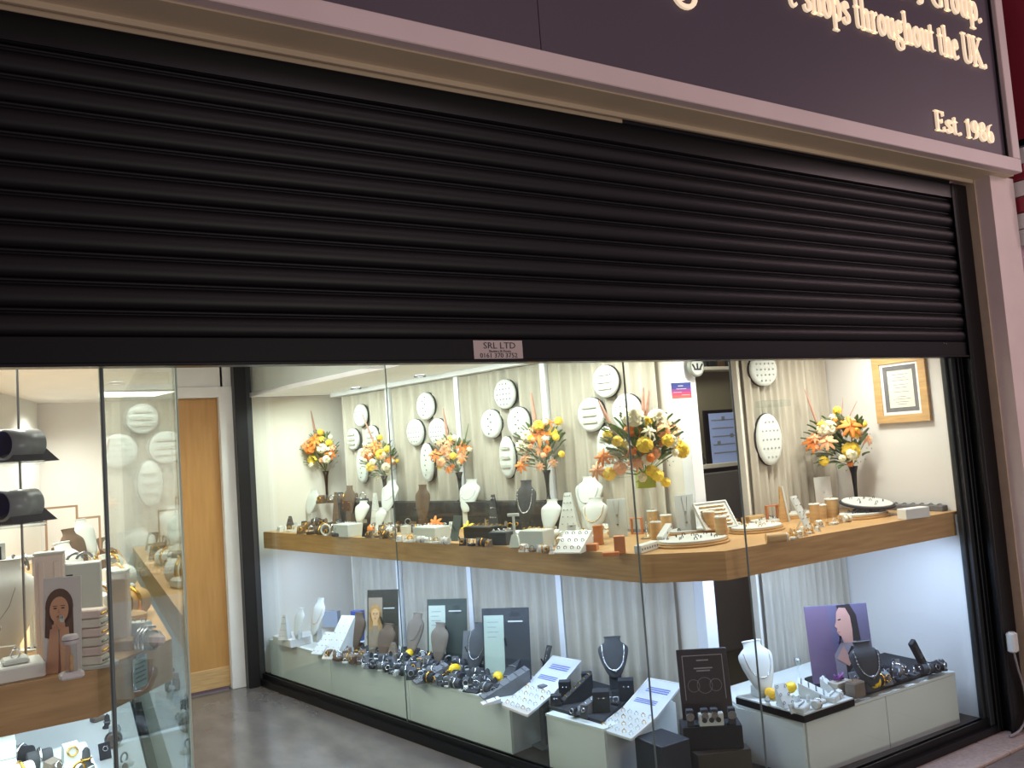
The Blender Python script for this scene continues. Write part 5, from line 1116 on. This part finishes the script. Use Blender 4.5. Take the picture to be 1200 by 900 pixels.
# ---------------------------------------------------------------- left window
ZL = 1.10
bust(2, 772, ZL, 112, 84, -12, W, 'large white bust cut off by the left edge of the photo', .05, None, .12)
p = at(2, 772, ZL); k = K(p); t = thing('necklace', 'silver necklace with a ring pendant on the large left bust', 'necklace', p, -12)
MB().tube([(-.045, -.030, .20), (-.03, -.040, .15), (0, -.052, .105), (.03, -.040, .15), (.045, -.030, .20)], .0010, 5).build('chain', STEEL, t); MB().torus(.011, .0022, T(0, -.056, .094) @ RX(80), n=16, k=6).build('pendant', SILVER, t)
t = thing('ring_tray', 'shallow white ring tray at the left end of the oak shelf', 'ring tray', (.035, 2.575, ZL), 2)
MB().bbox(-.30, -.045, 0, .118, .085, .038, .004).build('tray', WD, t)
for i, m_ in ((0, RG), (1, RS), (-1, RG), (-2, RS)):
    x = -.03+.085*i; b_ = MB().bbox(x-.03, -.02, .038, x+.03, .045, .052, .004).build('ring_cushion', W, t)
    tag(put(m_, (.035+x, 2.58, ZL+.062), 8, s=1.25), ('gold', 'silver')[m_ is RS]+' ring raised on a cushion of the white tray, '+{0: 'right of the bust', 1: 'at the tray\'s right end', -1: 'under the bust', -2: 'out of frame'}[i], 'ring')
def column(px, py, z, wpx, dpx, hpx, rz, m, label, ribs=0):
    p = at(px, py, z); k = K(p); w, d, h = wpx*k/2, dpx*k/2, hpx*k; t = thing('display_column', label, 'display column', p, rz)
    MB().bbox(-w, -d, 0, w, d, h, .004).build('column', m, t); MB().bbox(-w*1.04, -d*1.04, h, w*1.04, d*1.04, h+.006, .002).build('top_plate', W, t)
    for i in range(ribs): MB().bbox(-w+2*w*(i+.3)/ribs, -d-.003, .01, -w+2*w*(i+.7)/ribs, -d, h*.93, .001).build('rib', m, t)
    return t
BLUSH = mat('blush_card', '#e6d5cc', .6)
column(62, 772, ZL, 32, 24, 122, -8, BLUSH, 'tall blush column behind the woman portrait card', 2)
column(142, 757, ZL+.0, 22, 20, 86, -20, BLUSH, 'blush column on the pale block right of the corner joint', 0)
box_item('display_block', 'block', 146, 760, ZL, 42, 26, 11, -20, LIGHTOAK, 'pale wooden block below the right blush column')
def ex3(t, w, h, mx, th):
    MB().box(-w*.98, -th-.0004, h*.01, w*.98, -th, h*.99, mx).build('printed_ground', mat('print_ground', '#cfcac8', .6), t)
    face(t, -w*.15, h*.66, w*1.18, SKIN, HAIRB, -th-.0004, mx, hairlen=1.25)
    def fl(nm, pts, m, d): MB().loft([[(w*a, -th-d, h*b) for a, b in pts[::-1]], [(w*a, -th-d-.0006, h*b) for a, b in pts[::-1]]], True, mx, smooth=False).build(nm, m, t)
    fl('printed_arm', [(-.85, 0), (-.62, .46), (-.2, .47), (-.15, .2), (-.2, 0)], SKIN, .0030); fl('printed_arm', [(-.05, 0), (-.1, .25), (-.12, .47), (.35, .47), (.45, .2), (.55, 0)], SKIN, .0030)
    fl('printed_gap', [(-.2, 0), (-.14, .34), (-.08, 0)], mat('print_shade_dark', '#8a5a45', .6), .0038)
    for i in range(3): fl('printed_finger', [(-.5+.14*i, .46), (-.52+.14*i, .50), (-.42+.14*i, .51), (-.4+.14*i, .46)], SKIN, .0038)
poster(74, 788, ZL, 42, 110, -22, 5, W, 'portrait card of a woman resting her chin on her hands', ex3)
p = at(108, 781, ZL); k = K(p); t = thing('tiered_stand', 'cream tiered stand of stacked pads left of the corner joint', 'tiered stand', p, -30)
MB().lathe([(.060, 0), (.062, .004), (.062, .008)], 28, None, 1.1, .7).build('base_tray', W, t)
for i in range(6):
    MB().bbox(-.036, -.026, .008+.024*i, .036, .026, .030+.024*i, .003).build('tier', BLUSH if i % 2 else mat('ivory_pad', '#e4dfd2', .6), t)
    MB().tube([(.037, -.02, .018+.024*i), (.041, 0, .020+.024*i), (.037, .02, .018+.024*i)], .003, 5).build('bracelet', GOLD if i % 2 else STEEL, t)
box_item('display_stack', 'stand', 100, 765, ZL, 40, 26, 105, -10, W, 'white stack with dark slots behind the cream tiered stand', extra=lambda t, w, d, h: [MB().box(-w*.8, -d-.001, h*(.55+.1*i), -w*.45, -d, h*(.59+.1*i)).build('slot', BLKF, t) for i in range(4)])
for i, (x, y) in enumerate(((92, 765), (103, 764))):
    t = thing('bracelet', ('left', 'right')[i]+' dark cuff bracelet on top of the white slotted stack', 'bracelet', at(x, y, ZL)+Vector((0, 0, 105*K(at(100, 765, ZL))+.002)), 10); MB().torus(.022, .004, T(0, 0, .002) @ RX(90), .3, math.pi-.3, n=14, k=6).build('cuff', STEEL, t)
p = at(84, 795, ZL); t = thing('ring_holder', 'clear tube ring holder with a white cap on a white foot', 'ring holder', p, 0)
MB().bbox(-.028, -.018, 0, .028, .018, .018, .005).build('foot', W, t); MB().cyl(.014, .018, .085, 18).build('tube', MATS['clear_acrylic'], t); MB().lathe([(.015, .085), (.019, .088), (.019, .104), (.015, .108)], 18).build('cap', W, t)
MB().lathe([(.005, .018), (.006, .03), (.004, .04), (.006, .045), (.006, .055), (.002, .06)], 10).build('figurine', LIGHTOAK, t); MB().torus(.0195, .0012, T(0, 0, .096), n=18, k=4).build('cap_band', STEEL, t)
t = thing('watch_cushion', 'white cushion with a silver bracelet at the tip of the left shelf', 'watch cushion', at(173, 762, ZL), -50)
MB().bbox(-.045, -.032, 0, .045, .032, .055, .02, RX(-15)).build('cushion', W, t)
m = MB()
for r in (-.012, .0, .012): m.tube([(r, -.035, .01), (r, -.036, .04), (r, -.01, .066), (r, .02, .062)], .0045, 6)
m.build('bracelet', SILVER, t)
box_item('jewellery_box', 'box', 163, 752, ZL, 26, 16, 22, -40, mat('blue_white_box', '#c9d6e2', .5), 'pale blue box behind the white bracelet cushion', extra=slots(STEEL, 1, 2))
p = onwall(161, 770, (.30, 2.50), (.50, 2.75)); t = thing('price_card', 'pale teal price card with printed lines hanging from the left shelf', 'price card', (p.x+.004, p.y-.006, 1.098), 48)
MB().box(-.032, -.002, -.085, .032, 0, -.002).build('card', mat('teal_paper', '#b4cfc6', .6), t); m = MB(); [m.box(-.024, -.0028, -.02-.012*i, .024-.006*(i % 2), -.002, -.0165-.012*i) for i in range(5)]; m.build('print', INKG, t)
MB().bbox(-.02, -.004, -.006, .02, .002, .004, .001).build('clip', STEEL, t)
p = at(12, 742, ZL+.0); t = thing('framed_picture', 'black panel in a white frame behind the large left bust', 'picture', (-.03, 2.93, ZL), 8)
m = ring4(-.14, .115, .10, .325, .010, -.012, .004); m.build('frame', W, t); MB().box(-.13, -.006, .11, .105, 0, .315).build('picture_sheet', mat('night_panel', '#1d1f2c', .25, var=.3, scale=12), t); MB().bbox(-.02, -.01, 0, .02, .03, .10, .003).build('foot', W, t)
t = thing('t_bar_stand', 'white T bar with dark bangles behind the blush column', 'bangle stand', (.16, 2.98, ZL), -10)
MB().cyl(.006, 0, .27, 10).cyl(.03, 0, .006, 16).build('post', W, t); MB().cyl(.008, -.07, .07, 12, T(0, 0, .27) @ RY(90)).build('bar', W, t)
for i in range(4): MB().torus(.024, .0035, T(-.05+.03*i, 0, .258) @ RZ(15*i) @ RY(80), n=18, k=6).build('bangle', (GREYF, STEEL)[i % 2], t)
t = thing('t_bar_stand', 'lower black T bar with a chunky watch beside the large left bust', 'bangle stand', tuple(at(38, 762, ZL)), -10)
MB().cyl(.006, 0, .19, 10).cyl(.03, 0, .006, 16).build('post', W, t); MB().cyl(.014, -.03, .03, 12, T(0, 0, .19) @ RY(90)).build('bar', GREYF, t); MB().torus(.022, .006, T(0, 0, .185) @ RY(80), n=18, k=6).build('watch', STEEL, t)
# glass shelves with bracelet rolls on steel rods
t = thing('glass_shelf', 'pair of glass shelves hung on a thin steel rod at the left edge', 'shelf', (0, 0, 0))
for z_ in (1.652, 1.487): MB().bbox(-.75, 2.60, z_-.008, .172, 2.86, z_, .001).build('shelf_panel', MATS['clear_acrylic'], t)
for x_, y_ in ((.125, 2.84), (-.65, 2.84)): MB().cyl(.0035, 1.10, CEIL, 8, T(x_, y_, 0)).build('rod', STEEL, t)
BLUEI = mat('deep_blue_lining', '#23346e', .6)
def roll(x, y, z, rz, label):
    t = thing('bracelet_roll', label, 'bracelet roll', (x, y, z), rz, 'rolls on the glass shelves')
    MB().loft([[(xx, rr*math.cos(a), .050+rr*math.sin(a)) for a in [2*math.pi*j/24 for j in range(24)]] for xx, rr in ((-.055, .036), (-.055, .042), (.045, .042), (.045, .030))], False).build('roll', mat('steel_grey_card', '#7d8285', .3), t)
    MB().loft([[(xx, .036*math.cos(a), .050+.036*math.sin(a)) for a in [2*math.pi*j/24 for j in range(24)][::-1]] for xx in (-.056, .04)], False).cyl(.035, .038, .04, 20, T(0, 0, .05) @ RY(90)).build('lining', BLUEI, t)
    MB().loft([[(-.05, -.04, 0), (-.05, .04, 0), (-.05, .03, .02), (-.05, -.03, .02)], [(.09, -.036, 0), (.09, .036, 0), (.05, .02, .045), (.05, -.02, .045)]], True, smooth=False).build('cradle', GREYF, t)
roll(.125, 2.72, 1.652, 35, 'grey bracelet roll with blue lining on the upper glass shelf'); roll(.115, 2.72, 1.487, 35, 'grey bracelet roll with dark lining on the lower glass shelf')
roll(-.22, 2.72, 1.652, 35, 'grey bracelet roll at the left edge of frame, upper glass shelf'); roll(-.22, 2.72, 1.487, 35, 'grey bracelet roll at the left edge of frame, lower glass shelf')
# left lobby-side shelf, seen along its length
rnd = random.Random(77); pts = []
for i in range(40):
    v = i/40*.98+.01; y_ = 2.95+3.2*v; x1 = .50+(y_-2.76)*.0942-.05; x0 = -.42+(y_-3.3)*.283+.10 if y_ > 3.3 else -.35
    pts.append((x1-.03-(x1-max(x0, x1-.34))*rnd.random()**1.8, y_))
for i, (x_, y_) in enumerate(pts):
    kd = i % 5; mm = (W, BRNF, TAUPE, W, LIGHTOAK)[rnd.randrange(5)]; a, b = small(kd, mm, (GOLD, SILVER)[i % 2])
    t = thing(KN[kd], cname(mm)+' '+KL[kd]+', '+('%s nearest' % ORD[i] if i < 20 else '%s farthest' % ORD[39-i])+' holder on the deep left shelf', 'jewellery holder', (x_, y_, ZL), rnd.uniform(20, 80), 'holders along the deep left shelf')
    s_ = rnd.uniform(2.0, 3.0); t.scale = (s_,)*3; link('holder', a, t); link('jewel', b, t)
def bustxy(x, y, h, w_, rz, m, label): 
    global at
    keep = at; at_ = Vector((x, y, ZL)); at = lambda *a: at_
    k = K(at_); t = bust(0, 0, ZL, h/k, w_/k, rz, m, label, .25); at = keep; return t
bustxy(.32, 3.6, .26, .17, 50, W, 'first white bust on the deep left shelf behind the corner glass'); bustxy(.42, 4.5, .26, .17, 50, BRNF, 'brown bust farther along the deep left shelf'); bustxy(.56, 5.4, .26, .17, 50, W, 'last white bust on the deep left shelf near the end wall')
t = thing('open_frame', 'copper outlined display frame standing far back on the left shelf', 'frame', (.47, 5.9, ZL), 0)
for a in ((-.09, 0, .09, .012), (-.09, .32, .09, .332), (-.09, .012, -.078, .32), (.078, .012, .09, .32)): MB().box(a[0], -.010, a[1], a[2], .010, a[3]).build('frame_bar', mat('bronze_bar', '#a08468', .5), t)
t = thing('open_frame', 'smaller copper display frame beside the tall one on the left shelf', 'frame', (.60, 5.7, ZL), 0)
for a in ((-.06, 0, .06, .012), (-.06, .25, .06, .262), (-.06, .012, -.05, .25), (.05, .012, .06, .25)): MB().box(a[0], -.010, a[1], a[2], .010, a[3]).build('frame_bar', mat('bronze_bar', '#a08468', .5), t)
# low deck in the left window
t = thing('watch_roll', 'silver and black watch on a roll in the bottom left corner', 'watch', at(17, 888, .90), -35)
t.location = tuple(at(14, 897, .74))
MB().cyl(.026, -.06, .06, 18, T(0, 0, .03) @ RY(90)).build('roll', BLKF, t); MB().torus(.028, .006, T(0, 0, .03) @ RY(90), n=20, k=6).torus(.028, .006, T(.03, 0, .03) @ RY(90), n=20, k=6).build('watch_strap', SILVER, t)
t = thing('stepped_stand', 'white stepped stand low in the bottom left corner', 'stand', (-.06, 2.98, .74), 0); MB().bbox(-.14, -.10, 0, .16, .12, .05, .004).build('step', W, t); MB().bbox(-.14, .02, .05, .16, .12, .10, .004).build('step', W, t)
rnd = random.Random(5)
for i in range(16):
    kd = i % 5; a, b = small(kd, (W, TAUPE, GREYF)[i % 3], (SILVER, GOLD)[i % 2]); q_ = (.02+.085*(i % 4)-.03*(i//4 % 2), 2.68+.11*(i//4)+.015*(i % 2), .74)
    t = thing(KN[kd], ('white', 'taupe', 'charcoal')[i % 3]+' '+KL[kd]+' on the low left plinth, '+ORD[i]+' of its row', 'jewellery holder', q_, rnd.uniform(-60, 60), 'holders on the low left plinth'); t.scale = (1.5,)*3; link('holder', a, t); link('jewel', b, t)
# ---------------------------------------------------------------- lamps that the displays have (fittings above the glass line)
LED = mat('led_lens', '#f4fbff', .4, emit=3)
for i, (x_, y_) in enumerate(((2.38, 5.8), (2.50, 5.0), (2.62, 4.2), (2.74, 3.4), (3.25, 2.85), (3.85, 2.85))):
    t = thing('spot_light', 'recessed spotlight', 'ceiling light', (x_, y_, CEIL-.012)); t['label'] = ['recessed spotlight above the leftmost wall trays', 'recessed spotlight above the second bouquet', 'recessed spotlight above the third wall trays', 'recessed spotlight above the big bouquet', 'recessed spotlight above the chamfered shelf corner', 'recessed spotlight above the right shelf arm'][i]
    MB().torus(.035, .006, T(0, 0, .004), n=20, k=6).build('bezel', STEEL, t); MB().cyl(.030, .002, .010, 20).build('lens', LED, t)

rnd = random.Random(9)
for i in range(18):
    kd = i % 5; v = i/18; mm = (TAUPE, W, GREYF)[i % 3]; a, b = small(kd, mm, (SILVER, STEEL)[i % 2])
    t = thing(KN[kd], cname(mm)+' '+KL[kd]+', '+ORD[i]+' nearest on the long low lobby plinth, left window', 'jewellery holder', (.40+.30*v*1.0+rnd.uniform(-.08, .06), 2.95+3.1*v, .34), rnd.uniform(0, 90), 'holders on the long low left plinth')
    t.scale = (1.7,)*3; link('holder', a, t); link('jewel', b, t)
